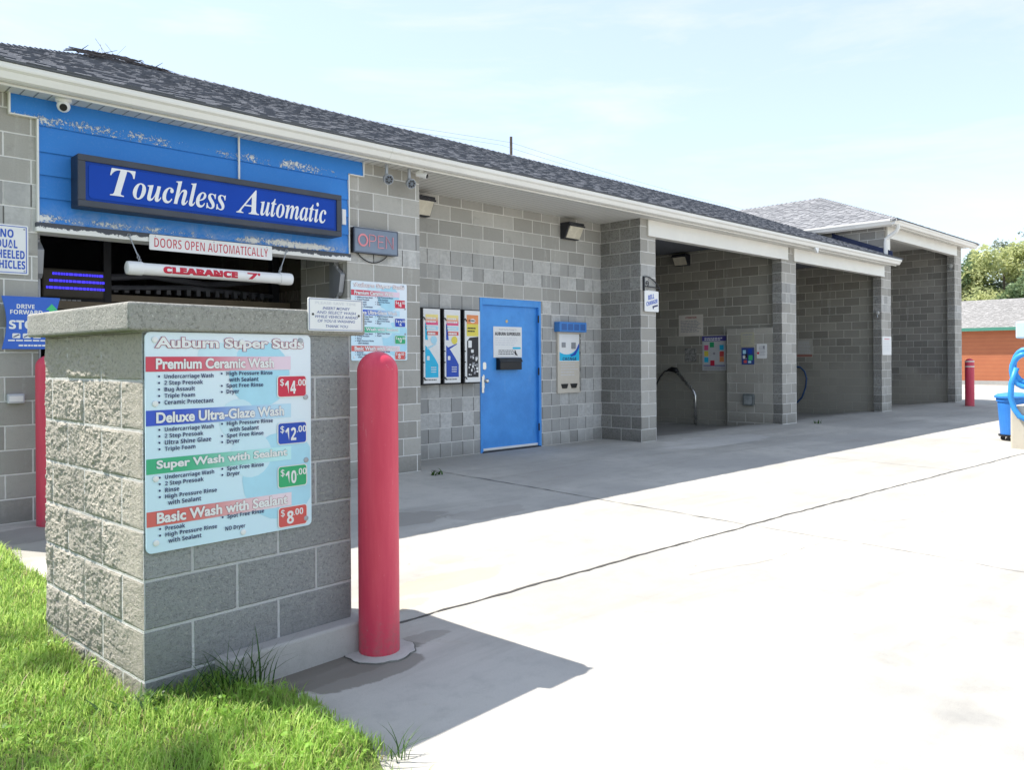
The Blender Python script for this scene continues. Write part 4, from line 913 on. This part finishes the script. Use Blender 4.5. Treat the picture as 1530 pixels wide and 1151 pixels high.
w.lines(.04, .29, .5, 4, .010, .032, y, 2, 21); w.rrect(.39, .56, .125, .155, y, .012, 3); w.lines(.1, .11, .36, 3, .011, .026, y, 1, 23); w.add([(a, y-.0005, c) for a, c in ((.44, .04), (.5, .025), (.465, .07), (.45, .11), (.425, .07))], [(0, 1, 2, 3, 4)], 1)
w.build('lettering', [m_greyp, m_black_p, m_pale, m_cyan], t)
t = thing('mailbox', 'black mailbox mounted on the blue door under the white notice', 'mailbox', (7.99, WL+.034, 1.185), 0)
MB().prism([(0, 0), (0, .165), (-.06, .165), (-.09, .12), (-.09, .0)], 'x', 0, .445).build('box', m_black, t, bev=.006)
MB().prism([(0, .168), (0, .176), (-.068, .176), (-.105, .118), (-.099, .112), (-.064, .168)], 'x', -.008, .453).build('lid', paint('mailbox_lid', (.03, .035, .04), .3), t, bev=.002)
t = thing('change_machine', 'beige change machine panel with a blue hood strip, right of the blue door', 'change machine', (9.235, WL, .80), 0)
MB().rslab(.02, .565, 0, .97, -.002, -.03, .01).build('panel', m_tan, t)
w = MB(); w.box(-.03, .615, -.12, -.002, .965, 1.12); w.build('hood', flat('hood_blue', (.06, .23, .60)), t, bev=.006)
w = MB()
for k in range(4): w.rrect(.015+.148*k, .135+.148*k, .99, 1.09, -.1215, .01, 0)
w.build('hood_slot', flat('slot_blue', (.04, .13, .38)), t)
w = MB(); y = -.0315
w.quad(.055, .53, .50, .93, y, 0)
w.add([(.06+.47*k/12, y-.0007, .56+.13*((k/12-.35)**2)*2.4+.05) for k in range(13)]+[(.06+.47*(12-k)/12, y-.0007, .51+.0*k) for k in range(13)], [tuple(range(26))], 1)
w.add([(.30+.23*k/10, y-.001, .60+.20*(k/10)**2) for k in range(11)]+[(.53, y-.001, .72), (.44, y-.001, .60), (.34, y-.001, .575)], [tuple(range(14))], 2)
w.text('CHANGE', .13, .515, .33, .05, y-.0015, 3, 'b', .01); w.lines(.09, .47, .42, 5, .01, .045, y, 4, 31)
w.build('panel_print', [m_signw, m_cyan, m_dblue, m_navy, m_pale], t)
w = MB(); w.box(.11, .20, -.04, -.031, .72, .80); w.box(.34, .43, -.05, -.031, .70, .80); w.build('bill_slot', m_grey, t, bev=.004)
for x in (.09, .31):
    w = MB(); w.prism([(0, .07), (.03, 0), (.13, 0), (.16, .07)], 'y', -.045, -.031); w.v = [(a+x, b_, c+.075) for a, b_, c in w.v]; w.build('coin_cup', m_black, t)
w = MB(); w.rslab(.535, .565, .02, .94, -.031, -.036, .004); w.build('side_rail', m_steel, t)

# hanging BILL CHANGER sign on a scroll bracket
t = thing('hanging_sign', 'small white BILL CHANGER sign hanging from a black scroll bracket on the pier', 'sign', (10.42, F-.03, 2.09), 0)
w = MB(); w.box(-.012, .012, -.006, .026, .33, .56); w.tube([(0, 0, .40), (.12, 0, .40), (.30, 0, .395), (.42, 0, .39)], .009, 6)
w.tube([(0, 0, .55)]+[(.40*k/12, 0, .55+.03*math.sin(k/12*3.1)-.15*(k/12)**1.6) for k in range(1, 13)]+[(.415, 0, .37), (.39, 0, .36)], .010, 6)
w.tube([(.07+.045*(1-.055*k)*math.cos(-1.2+k*.5), 0, .455+.045*(1-.055*k)*math.sin(-1.2+k*.5)) for k in range(17)], .008, 6); w.build('bracket', m_dark, t)
MB().rslab(.0, .375, 0, .335, .006, -.006, .018).build('panel', m_signw, t)
w = MB(); y = -.0075
w.text('BILL', .10, .205, .17, .072, y, 0, 'i', .012, shear=.05); w.text('CHANGER', .035, .115, .31, .068, y, 0, 'i', .012, shear=.05)
w.add([(a, y, c) for a, c in ((.19, .04), (.22, .04), (.22, .062), (.34, .062), (.34, .09), (.22, .09), (.19, .09))], [tuple(range(7))], 1)
ang = math.radians(12); c_ = (.19, .15)
w.v = [(c_[0]+(x-c_[0])*math.cos(ang)-(z-c_[1])*math.sin(ang), yy, c_[1]+(x-c_[0])*math.sin(ang)+(z-c_[1])*math.cos(ang)) for x, yy, z in w.v]
w.build('lettering', [m_bluep, m_navy], t)
for x in (.07, .31): MB().tube([(x, 0, .33), (x, 0, .40)], .005, 6).build('hook', m_dark, t)

# ================================================================== INSIDE THE WASH TUNNEL
t = thing('led_menu_sign', 'dark tilted sign with three rows of blue LED letters inside the wash tunnel', 'sign', (2.36, 9.5, 2.0), 0)
MB().prism([(0, .03), (0, .345), (.12, .345), (.12, .03)], 'x', 0, .62).build('cabinet', paint('led_cabinet', (.10, .09, .075), .5, .2, 4), t, bev=.02)
w = MB(); r = random.Random(4)
for k in range(3):
    x = .10-.03*k
    while x < .60: l = .012+.03*r.random(); w.box(x, min(x+l, .615), -.006, -.001, .275-.075*k, .30-.075*k); x += l+.008
w.build('led_lettering', m_led, t); w = MB(); w.lines(.12, .015, .32, 1, .016, .02, -.002, 0, 41); w.build('maker_print', m_pale, t)
w = MB(); w.box(-.1, .12, .0, .04, -.02, .028); w.box(.10, .62, 0, .06, -.01, .028); w.build('rail', m_innd, t)
t = thing('wash_gantry', 'dark wash gantry with beams and spray bar inside the wash tunnel', 'wash gantry', (3.0, 9.3, 0), 0)
w = MB(); w.box(-.03, .05, .2, .3, 0, 3.2); w.box(2.2, 2.3, .6, .7, 0, 3.2); w.build('post', m_innd, t)
w = MB(); w.box(-.6, 2.3, .3, .42, 2.02, 2.10); w.box(-.55, .0, .0, .06, 1.90, 1.985); w.build('cross_beam', paint('gantry_beam', (.22, .18, .13), .6, .2, 3), t)
w = MB(); w.tube([(0, .5, 2.30), (.6, .5, 2.36), (1.3, .6, 2.30), (2.2, .7, 2.42)], .04, 8); w.tube([(0, .4, 2.18), (1.0, .45, 2.24), (2.2, .6, 2.2)], .03, 8)
for k in range(16): w.box(.15+.12*k, .20+.12*k, .44, .52, 2.14, 2.22)
w.build('spray_bar', paint('spray_bar', (.10, .105, .13), .4, .2, 4), t)
t = thing('vent_grille', 'slotted dark vent grille along the inner wall of the wash tunnel', 'vent', (5.35, 11.4, 2.12), -math.pi/2)
MB().box(0, 2.6, -.03, -.002, .0, .14).build('backing', m_innd, t)
w = MB()
for k in range(24): w.box(.02+.108*k, .075+.108*k, -.06, -.03, 0, .14)
w.build('slat', paint('vent_slat', (.16, .14, .125), .5, .2, 3), t)
t = thing('back_panel', 'tan panel glimpsed low at the back of the wash tunnel', 'panel', (3.6, 11.5, 1.55), 0); MB().box(0, .75, 0, .05, 0, .50).build('sheet', paint('tan_sheet', (.30, .25, .18), .6), t, bev=.02); MB().box(-.02, .02, .0, .05, -1.6, .50).build('leg', m_innd, t)

# ================================================================== BAY FITTINGS
XW = P2+.2028; R9 = -math.pi/2
t = plate('attention_sign', 'pale notice with a red heading on the first bay wall, above the wash selector', 'sign', (XW, 10.215, 1.832), R9, .625, .47, paint('faded_sign', (.74, .69, .62), .5, .1, 3))
w = MB(); w.text('ATTENTION', .17, .385, .29, .045, -.0075, 0, 'b', .01); w.lines(.05, .34, .52, 8, .014, .034, -.0075, 1, 51); w.build('lettering', [flat('dull_red', (.35, .06, .06)), m_greyp], t)
t = plate('wash_selector', 'wash selector board with blue header and coloured squares around a dial', 'control board', (XW, 9.613, 1.065), R9, .59, .75, paint('selector_panel', (.52, .53, .54), .4, .08, 3))
w = MB(); y = -.0075
w.rrect(-.0, .59, .645, .75, y, .008, 0); w.lines(.06, .715, .47, 2, .022, .034, y-.001, 1, 61)
w.rrect(.03, .56, .135, .625, y, .01, 2); w.quad(.03, .56, .10, .118, y, 0)
for a, c, mi in ((.05, .50, 3), (.19, .56, 4), (.43, .50, 5), (.05, .37, 6), (.43, .36, 7), (.05, .235, 5), (.43, .245, 8), (.20, .165, 9)): w.quad(a, a+.105, c-.055, c+.055, y-.0007, mi)
w.disc(.295, .37, .03, y-.001, 10, 16); w.lines(.05, .075, .5, 3, .01, .022, y, 10, 62)
w.build('selector_print', [m_purp, m_signw, flat('selector_white', (.60, .61, .62)), m_pink, m_green, m_cyan, m_yel, m_coral, m_orange, m_redp, m_greyp], t)
t = plate('metal_plate', 'scuffed square metal plate on the first bay wall left of the wash selector', 'plate', (XW, 10.06, 1.262), R9, .295, .30, paint('scuffed_metal', (.34, .33, .31), .45, .6, 26))
w = MB()
for k in range(4): w.disc(.03+.235*(k % 2), .03+.24*(k//2), .01, -.0075, 0, 8)
w.build('screw', m_dark, t)
t = plate('meter_notice', 'yellowish instruction plate on the equipment wall above the blue plate', 'sign', (P2, 8.556, 1.572), R9, .30, .292, paint('yellow_plate', (.47, .45, .33), .5, .1, 4))
w = MB(); w.text('HOW TO', .05, .225, .2, .035, -.0075, 0, 'b', .01) if False else w.lines(.04, .26, .22, 1, .03, .03, -.0075, 0, 70); w.lines(.04, .205, .23, 5, .012, .036, -.0075, 0, 71); w.build('lettering', m_greyp, t)
t = plate('payment_plate', 'blue plate with coloured card pictures on the equipment wall', 'sign', (P2, 8.545, 1.20), R9, .285, .348, flat('plate_blue', (.04, .07, .25)))
w = MB(); y = -.0075
for a, b_, c, d, mi in ((.03, .10, .22, .30, 0), (.15, .24, .22, .32, 1), (.03, .12, .12, .19, 2), (.16, .25, .09, .19, 3), (.05, .12, .03, .09, 4), (.15, .22, .03, .075, 0)): w.rrect(a, b_, c, d, y, .008, mi)
w.build('card_print', [m_lcy, m_dblue, m_signw, m_grn2, m_coral], t); w = MB(); w.box(.10, .135, -.03, -.007, .13, .22); w.build('card_slot', m_dark, t, bev=.004)
t = plate('bay_notice', 'small white notice with a red mark on the equipment wall, nearest the pier', 'sign', (P2, 8.20, 1.322), R9, .222, .30, m_signw, r=.02)
w = MB(); w.disc(.03, .11, .026, -.0075, 0, 12); w.lines(.05, .25, .14, 7, .010, .028, -.0075, 1, 81); w.rrect(.14, .175, .20, .26, -.0078, .006, 1); w.build('print', [m_redp, m_greyp], t)
t = thing('meter_box', 'grey outlet box low on the equipment wall with drip stains below', 'outlet box', (P2, 8.495, .352), R9)
MB().rslab(0, .245, 0, .24, -.002, -.07, .03).build('box', paint('outlet_box', (.16, .18, .18), .5, .3, 9), t, bev=.006); MB().rslab(.035, .21, .03, .20, -.07, -.082, .02).build('lid', paint('outlet_lid', (.30, .32, .32), .5, .3, 9), t, bev=.004)
t = thing('foam_brush', 'wash brush wand with steel tube and black hose leaning in the first bay', 'wash wand', (15.05, 9.665, -.11), 0)
MB().tube([(0, 0, 0), (0, 0, .62), (0, .03, .70), (0, .08, .77), (0, .50, 1.17)], .034, 10).build('steel_tube', m_steel, t, smooth=True)
MB().tube([(0, .46, 1.13), (0, .50, 1.18), (0, .60, 1.20), (0, .68, 1.185)], [.04, .065, .06, .04], 10).build('grip', m_black, t, smooth=True)
MB().tube([(0, .66, 1.19), (0, .80, 1.15), (0, .92, 1.03), (0, 1.02, .86), (.05, 1.15, .5), (.1, 1.3, .12)], .017, 8).build('hose', m_blk_hose, t, smooth=True)
t = plate('bay_rules_sign', 'weathered notice with a reddish lower edge on the second bay wall', 'sign', (P3+.2048, 9.93, 1.345), R9, .44, .465, paint('weathered_sign', (.52, .50, .44), .5, .12, 3))
w = MB(); w.lines(.04, .42, .36, 9, .014, .038, -.0075, 0, 91); w.quad(.01, .43, .01, .07, -.0072, 1); w.build('lettering', [m_pale, flat('faded_red', (.38, .17, .14))], t)
t = thing('vacuum_hose', 'blue hose hanging in a curve on the second bay wall beside the pier', 'hose', (20.25, 9.9, .1), 0)
MB().tube([(0, .25, 1.02), (0, .1, 1.0), (0, -.12, .98), (0, -.24, .86), (0, -.29, .68), (0, -.26, .45), (0, -.16, .18), (0, .02, .0), (0, .3, -.1)], .022, 8).build('tube', paint('dark_blue_hose', (.03, .08, .20), .45), t, smooth=True)
t = plate('pier_notice', 'plain white notice on the front of the pier before the tall bay', 'sign', (20.175, F-.004, 1.385), 0, .57, .46, m_signw)
w = MB(); w.text('NOTICE', .16, .385, .25, .035, -.0075, 0, 'b') if False else w.lines(.12, .41, .34, 1, .03, .03, -.0075, 0, 95); w.lines(.06, .345, .45, 7, .012, .038, -.0075, 1, 96); w.build('lettering', [flat('pinkish', (.70, .35, .38)), m_pale], t)
t = thing('pier_sensor', 'small pale round cap on the return face of the pier before the tall bay', 'sensor', (P3, 7.74, 2.42), R9)
MB().lathe([(.05, -.002), (.05, -.02), (.035, -.05), (.001, -.055)], 16, axis='y').build('cap', paint('pale_cap', (.42, .42, .40), .5), t); MB().tube([(0, -.02, -.04), (0, -.02, -.12)], .012, 6).build('stem', m_galv, t)
t = thing('eave_hook', 'small white hook under the gutter over the second bay', 'hook', (15.85, 7.30, 3.575), 0); MB().prism([(-.09, 0), (.09, 0), (.05, -.10), (.02, -.10)], 'y', -.02, .02).build('bracket', m_signw, t)
t = thing('pier_lamp', 'small pale round fitting high on the return face of the last pier', 'fitting', (P4, 7.745, 4.0), R9); MB().lathe([(.06, -.002), (.06, -.03), (.001, -.05)], 14, axis='y').build('cover', paint('pale_fitting', (.40, .40, .38), .5), t); MB().box(-.03, .03, -.01, -.002, -.12, -.05).build('plate', m_grey, t)

# ================================================================== THINGS BEYOND THE BAYS
t = thing('wheeled_bin', 'blue round bin with lid on a caster dolly beside the vacuum island', 'bin', (15.47, 3.70, -.09), 0)
MB().lathe([(.20, .105), (.215, .11), (.255, .66), (.272, .665), (.275, .72), (.262, .725)], 32).build('body', m_bin, t, smooth=False)
MB().lathe([(.27, .722), (.298, .725), (.30, .755), (.25, .79), (.10, .815), (.001, .82)], 32).build('lid', paint('blue_bin_lid', (.05, .25, .68), .4, .1, 4), t)
MB().lathe([(.24, .075), (.245, .105), (.2, .108)], 28).build('dolly', m_black, t)
for k in range(5):
    a = 1.2566*k+.3; w = MB(); w.tube([(.18*math.cos(a)-.015, .18*math.sin(a), .037), (.18*math.cos(a)+.015, .18*math.sin(a), .037)], .036, 12); w.build('caster', m_black, t)
for s_ in (-1, 1): MB().tube([(.27, s_*.06, .60), (.325, s_*.06, .62), (.325, -s_*.0, .63), (.27, 0, .60)], .012, 6).build('handle', m_bin, t)
t = thing('vacuum_station', 'vacuum station with a thick looped blue hose on a pale concrete block', 'vacuum', (14.75, 2.85, -.09), 0)
MB().box(-.6, .6, -.6, .6, -.05, .66).build('pedestal', concrete('pedestal_concrete', (.52, .48, .40), (.44, .40, .34), bump=.004), t, bev=.03)
MB().lathe([(.19, .66), (.20, .68), (.20, 1.5), (.27, 1.56), (.27, 1.98), (.20, 2.06), (.001, 2.1)], 28, (-.1, 0, 0)).build('canister', m_steel, t)
MB().box(-.60, -.28, .22, .52, 1.70, 1.96).build('hose_bracket', flat('bracket_blue', (.52, .68, .76)), t, bev=.02)
w = MB(); pts = []
for k in range(41):
    a = math.pi*.5+2*math.pi*k/20*1.0; pts.append((-.58-.0015*k, .37+.175*math.cos(a)*(1+.1*(k > 20)), 1.33+.27*math.sin(a)-.012*k*.3))
w.tube(pts, .042, 8); w.tube([(-.64, .50, 1.25), (-.66, .565, 1.0), (-.66, .575, .80), (-.66, .53, .62), (-.66, .46, .50), (-.66, .33, .44), (-.66, .15, .50), (-.62, 0, .7)], .042, 8)
w.build('hose', m_hose, t, smooth=True)
t = thing('orange_shed', 'low orange sided building with a pale shingle roof and green eave beyond the forecourt', 'building', (47, 12, -.1), 0)
MB().box(0, 9, -7, 8, .14, 2.95).build('wall', m_orangew, t); MB().box(-.03, 9, -7.05, 8.05, -.1, .16).build('footing', concrete('shed_footing', (.45, .44, .42), (.38, .37, .35)), t)
w = MB(); s_ = math.hypot(4.9, 1.75); w.poly([(-.4, -7.4, 2.92), (4.5, -7.4, 4.67), (4.5, 8.4, 4.67), (-.4, 8.4, 2.92)][::-1], 0, [(0, 0), (0, s_), (16, s_), (16, 0)][::-1]); w.poly([(9.4, -7.4, 2.92), (4.5, -7.4, 4.67), (4.5, 8.4, 4.67), (9.4, 8.4, 2.92)], 0, [(0, 0), (0, s_), (16, s_), (16, 0)]); w.poly([(-.4, -7.4, 2.9), (9.4, -7.4, 2.9), (4.5, -7.4, 4.65)], 0); w.poly([(-.4, 8.4, 2.9), (9.4, 8.4, 2.9), (4.5, 8.4, 4.65)][::-1], 0)

w.uv = [[(.5, 0)]*len(f) for f in w.f]; shingle_slope(w, (-.41, 0, 2.92), (0, 1, 0), (4.9, 0, 1.75), s_, lambda v: (-7.4, 8.4), 8); w.build('roof', m_roofF, t); MB().box(-.43, -.38, -7.4, 8.4, 2.76, 2.93).build('eave_board', m_gfas, t)
# utility pole and wires behind the roof
t = thing('utility_pole', 'dark utility pole top showing above the roof ridge with thin wires', 'pole', (29.4, 30, 0), 0)
MB().tube([(0, 0, -.3), (0, 0, 13.05)], [.10, .075], 10).build('shaft', m_wood, t); MB().box(-.07, .07, -.9, .9, 10.2, 10.32).build('crossarm', m_wood, t)
for (sx, ex, ez_, sg) in ((0, 62, 14.2, 1.1), (0, -48, 8.5, -.2)):
    for o in (0, .7):
        w = MB(); w.tube([(sx+(ex-sx)*k/24, o, 12.75+(ez_-12.75)*k/24-sg*4*(k/24)*(1-k/24)) for k in range(25)], .006, 4); w.build('wire', m_dark, t)
# twigs of an old nest on the roof
t = thing('twig_pile', 'pile of dry twigs and straw lying on the roof near the hip', 'twigs', (3.2, 11.0, 5.225), 0)
w = MB(); r = random.Random(12); sl3 = (RR-RZ)/(RYM-RY0)
def hip_pt(f): return Vector((RX0+(3.96-RX0)*f, RY0+(RYM-RY0)*f, RZ+(RR-RZ)*f))-Vector((3.2, 11.0, 5.225))
for k in range(230):
    f = r.uniform(.68, .985); dx = abs(r.gauss(0, .16)); base = hip_pt(f)+Vector((dx, 0, .045+.03*r.random()))
    if r.random() < .3: base = hip_pt(.97)+Vector((.1+.5*r.random(), -.35*r.random(), 0)); base.z = base.y*sl3+hip_pt(.97).z-hip_pt(.97).y*sl3+.035
    l = r.uniform(.10, .34); a = r.gauss(.55, .5); d = Vector((math.cos(a), math.sin(a), sl3*math.sin(a)+(r.uniform(-.1, .12) if r.random() < .95 else .6)))
    w.tube([base-d*l*.5, base+Vector((0, 0, r.uniform(-.01, .02))), base+d*l*.5], [.008, .007, .003], 4)
w.build('twig', paint('dry_twig', (.085, .075, .075), .9, .4, 5), t)
w = MB()
for k in range(4): p = hip_pt(r.uniform(.84, .97))+Vector((.05, 0, .05)); w.tube([p, p+Vector((r.uniform(-.2, .2), r.uniform(-.1, .1), r.uniform(.12, .2)))], .003, 4)
w.build('straw', paint('straw', (.42, .38, .28), .8, .2, 5), t)

# ================================================================== TREES
def tree(label, x, y, h, crad, ztrunk, lm, n, seed, lsz=.16, gap=.0, flat_=1.0, limbs=7):
    r = random.Random(seed); t = thing('tree', label, 'tree', (x, y, -.2), 0, 'trees beyond the forecourt')
    w = MB(); w.tube([(0, 0, 0), (.05, .05, ztrunk*.5), (.1, 0, ztrunk), (.05, .1, h*.8)], [.26, .2, .16, .05], 9)
    cl = []
    for k in range(limbs):
        a = 2*math.pi*k/limbs+r.uniform(-.4, .4); z0 = ztrunk+r.uniform(-.3, .5)*1.0+(h-ztrunk)*.25*r.random(); L_ = crad*r.uniform(.55, .95)
        e = Vector((L_*math.cos(a), L_*math.sin(a), z0+(h-z0)*r.uniform(.3, .9))); w.tube([(0, 0, z0), tuple((Vector((0, 0, z0))+e)/2+Vector((0, 0, .3))), tuple(e)], [.09, .055, .015], 6)
        for j in range(5): q = e*r.uniform(.55, 1.05)+Vector((r.gauss(0, .5), r.gauss(0, .5), r.gauss(0, .5))); cl.append((q, r.uniform(.5, 1.05)*crad*.36))
    for k in range(22):
        a = r.uniform(0, 6.283); zz = r.uniform(ztrunk*.7, h*.97); rr_ = crad*math.sqrt(r.random())*(1-.55*max(0, (zz-ztrunk)/(h-ztrunk))**2); cl.append((Vector((rr_*math.cos(a), rr_*math.sin(a), zz)), r.uniform(.22, .42)*crad))
    w.build('trunk', m_bark, t); c = MB()
    for k in range(n):
        q, rad = cl[int(r.random()*len(cl))]; d = Vector((r.gauss(0, 1), r.gauss(0, 1), r.gauss(0, .8))).normalized()*rad*(r.random()**.4)
        p = q+d
        if p.z < .4: continue
        s_ = lsz*r.uniform(.55, 1.3); a1 = Vector((r.gauss(0, 1), r.gauss(0, 1), r.gauss(0, .6))).normalized(); a2 = a1.orthogonal().normalized(); a2 = (a2*math.cos(k)+a1.cross(a2)*math.sin(k))
        uu = min(1, max(0, .5+.25*r.gauss(0, 1))); c.add([p-a1*s_, p-a2*s_*.45, p+a1*s_, p+a2*s_*.45], [(0, 1, 2, 3)], 0, [[(uu, 0)]*4])
    c.build('crown', lm, t); return t
lf_d = leafmat('leaf_dark_green', [(.07, .12, .06), (.125, .19, .09), (.22, .29, .15)], .35)  # leaf greens lightened to put distance haze into the colour
lf_p = leafmat('leaf_pale_green', [(.26, .30, .13), (.40, .44, .20), (.54, .56, .29)], .4)
lf_g = leafmat('leaf_grey_green', [(.12, .16, .13), (.21, .25, .19), (.33, .36, .27)], .35)
tree('dense dark green leafy tree directly behind the last pier of the tall bay', 58, 17.2, 8.6, 2.4, 1.6, lf_d, 16000, 21, .17)
tree('pale yellow-green bushy tree in the middle behind the orange building', 57, 14.1, 8.6, 2.9, 1.4, lf_p, 22000, 22, .15)
tree('tall thin topped tree with bare twigs rising behind the pale tree', 64, 14.0, 10.6, 2.4, 4.6, lf_g, 7000, 23, .14, limbs=10)
tree('grey green tree at the right edge behind the orange building', 60, 12.0, 9.0, 3.2, 1.8, lf_g, 16000, 24, .17)
tree('small dark shrubby tree tucked under the pale one behind the orange building', 55, 12.4, 6.3, 1.9, 1.2, lf_d, 6000, 25, .15)

# a tall tree left of the building, outside the frame, whose high limbs dapple the lawn and forecourt
def shade_tree():
    r = random.Random(77); bx, by = -6.5, 13.0; t = thing('tree', 'tall tree left of the building whose high limbs dapple the forecourt', 'tree', (bx, by, -.1), 0)
    w = MB(); c = MB(); w.tube([(0, 0, -.2), (.1, -.1, 5), (.3, -.2, 10), (.6, -.4, 15), (.9, -.5, 19), (1.0, -.4, 24)], [.36, .30, .24, .16, .09, .03], 10)
    def cluster(q, rad, n):
        for _ in range(n):
            d = Vector((r.gauss(0, 1), r.gauss(0, 1), r.gauss(0, .6)))*rad*.5; p = q+d; s_ = r.uniform(.05, .10)
            a1 = Vector((r.gauss(0, 1), r.gauss(0, 1), r.gauss(0, .5))).normalized(); a2 = a1.cross(Vector((r.gauss(0, 1), r.gauss(0, 1), r.gauss(0, 1)))).normalized()
            uu = r.random(); c.add([p-a1*s_, p-a2*s_*.5, p+a1*s_, p+a2*s_*.5], [(0, 1, 2, 3)], 0, [[(uu, 0)]*4])
    sv = SUNV/SUNV.z
    for gx, gy, hz, rad, n in ((3.2, 1.15, 24, .9, 40), (4.2, 1.0, 25, 1.0, 50), (5.4, .9, 25, 1.0, 44), (1.0, 3.85, 12.5, .16, 22), (1.05, 4.3, 12.2, .14, 16), (.6, 2.9, 13, .3, 90), (1.1, 2.6, 12.5, .2, 60), (.2, 4.4, 12, .4, 160), (-.6, 3.2, 13.5, .5, 260), (.4, 6.0, 12, .5, 200)):
        q = Vector((gx-bx, gy-by, 0))+sv*hz
        z0 = q.z-1.5; s0 = Vector((.3+.03*(z0-10), -.2-.04*(z0-10), z0)); mid = (s0+q)/2+Vector((0, 0, .7)); w.tube([s0, mid, q], [.05, .022, .006], 6)
        cluster(q, rad, n)
    for k in range(26):
        q = Vector((r.uniform(-3.2, 1.2), r.uniform(-1, 3.2), r.uniform(9, 18))); w.tube([(.3, -.2, q.z-1.2), tuple(q)], [.06, .012], 6); cluster(q, 1.5, 220)
    w.build('trunk', m_bark, t); c.build('crown', lf_d, t)
shade_tree()

# ================================================================== GRASS AND WEEDS
def in_pillar(x, y):
    c, s_ = math.cos(KT), math.sin(KT); a = (x-KX)*c+(y-KY)*s_; b_ = -(x-KX)*s_+(y-KY)*c
    return -.03 < a < 1.12 and -.02 < b_ < 1.2
g = MB(); r = random.Random(31)
def blade(mb, x, y, z, h, wd, lean, az, hue, seg=3, mi=0):
    d = Vector((math.cos(az), math.sin(az), 0)); sd = Vector((-d.y, d.x, 0))*wd/2; vs = []
    for k in range(seg+1):
        f = k/seg; c = Vector((x, y, z))+d*lean*h*f*f+Vector((0, 0, h*f*(1-.25*lean*f))); ww = (1-f**1.6)
        if k < seg: vs += [c-sd*ww, c+sd*ww]
        else: vs.append(c)
    fs = [(2*k, 2*k+1, 2*k+3, 2*k+2) for k in range(seg-1)] + [(2*seg-2, 2*seg-1, 2*seg)]
    mb.add(vs, fs, mi, [[(hue, 0)]*len(f) for f in fs])
def sow(x0, x1, y0, y1, dens, hmul=1.0, wmul=1.0):
    n = int((x1-x0)*(y1-y0)*dens)
    for _ in range(n):
        x, y = r.uniform(x0, x1), r.uniform(y0, y1)
        lim = lawn_edge(y)+.05*noise.noise(Vector((x*6, y*6, 0)))+r.gauss(0, .02)
        if x > lim or in_pillar(x, y) or math.hypot(x, y) < .7: continue
        pn = noise.noise(Vector((x*1.7, y*1.7, 3)))*.5+.5; p2 = noise.noise(Vector((x*5, y*5, 9)))
        h = (.045+.05*pn+.025*p2)*r.uniform(.6, 1.35)*hmul
        if x > lim-.06: h *= .8
        hue = min(1, max(0, .42+.45*(pn-.5)+.25*p2+r.gauss(0, .18)))
        blade(g, x, y, gz(x, y)+.07*sstep(0, .14, lim-x), h*.74, .0045*r.uniform(.7, 1.6)*wmul, r.uniform(.15, 1.1), r.uniform(0, 6.283), hue, 3 if y < 5 else 2, 1 if r.random() < .05+.10*max(0, -p2) else 0)
sow(-.1, 1.75, 1.5, 3.6, 9500); sow(.3, 1.5, 3.6, 5.2, 7500, 1.0, 1.2); sow(.4, 1.5, 5.2, 7.45, 4500, 1, 1.5)
sow(-3, -.1, .3, 6, 900, 1, 1.8); sow(-.1, 1.7, .2, 1.5, 1500, 1, 1.6); sow(-3, 1.7, -3, .2, 350, 1, 2.2); sow(-8, -3, -2, 9, 260, 1.1, 3.2); sow(-3, 1.4, 6, 9, 500, 1, 2.2)
# clover leaves low in the turf
for _ in range(1000):
    x, y = r.uniform(0, 1.7), r.uniform(1.7, 4.2)
    if x > lawn_edge(y)-.04 or in_pillar(x, y) or noise.noise(Vector((x*2.3, y*2.3, 20))) < -.05: continue
    z = gz(x, y)+.07+r.uniform(.025, .055); hue = r.uniform(.1, .8); a0 = r.uniform(0, 6.28); s_ = r.uniform(.005, .009)
    for k in range(3):
        a = a0+2.094*k; c = Vector((x+s_*math.cos(a), y+s_*math.sin(a), z)); tl = Vector((r.gauss(0, .3), r.gauss(0, .3), 1)).normalized(); e1 = tl.orthogonal().normalized()*s_; e2 = tl.cross(e1)
        g.add([c+e1*math.cos(q)+e2*math.sin(q) for q in (0, 1.05, 2.1, 3.14, 4.2, 5.24)], [tuple(range(6))], 0, [[(hue, 0)]*6])
tag(g.build('grass', [m_grass, m_dry]), 'sunlit mown grass on the lawn around the pillar', 'grass', kind='stuff')
def weed(label, x, y, z, n, h, spread, seed, wd=.010, lean=(.3, 1.2)):
    rr = random.Random(seed); mb = MB()
    for _ in range(n): blade(mb, rr.gauss(0, spread), rr.gauss(0, spread*.5), 0, h*rr.uniform(.45, 1.1), wd*rr.uniform(.6, 1.3), rr.uniform(*lean), rr.uniform(0, 6.283), rr.random(), 4)
    o = mb.build('weed_tuft', m_weed); o.location = (x, y, z); return tag(o, label, 'weed')
weed('tall dark grass tuft growing at the foot of the pillar below the price board', 1.46, 3.20, -.05, 90, .24, .085, 1, .008)
weed('broad leaved weed patch at the front corner of the pillar in the grass', 1.16, 3.24, -.04, 40, .11, .06, 2, .022, (.6, 1.4))
weed('small dark weed in the pavement joint by the foot of the entrance pier', 5.86, 7.30, -.006, 12, .10, .05, 3, .022, (.6, 1.6))
weed('tiny weed in the pavement at the mouth of the second bay', 15.9, 7.3, -.015, 14, .09, .05, 4, .02)
weed('stray grass stems at the lawn tip by the bottom edge', 1.70, 2.33, -.09, 16, .12, .05, 5, .006)
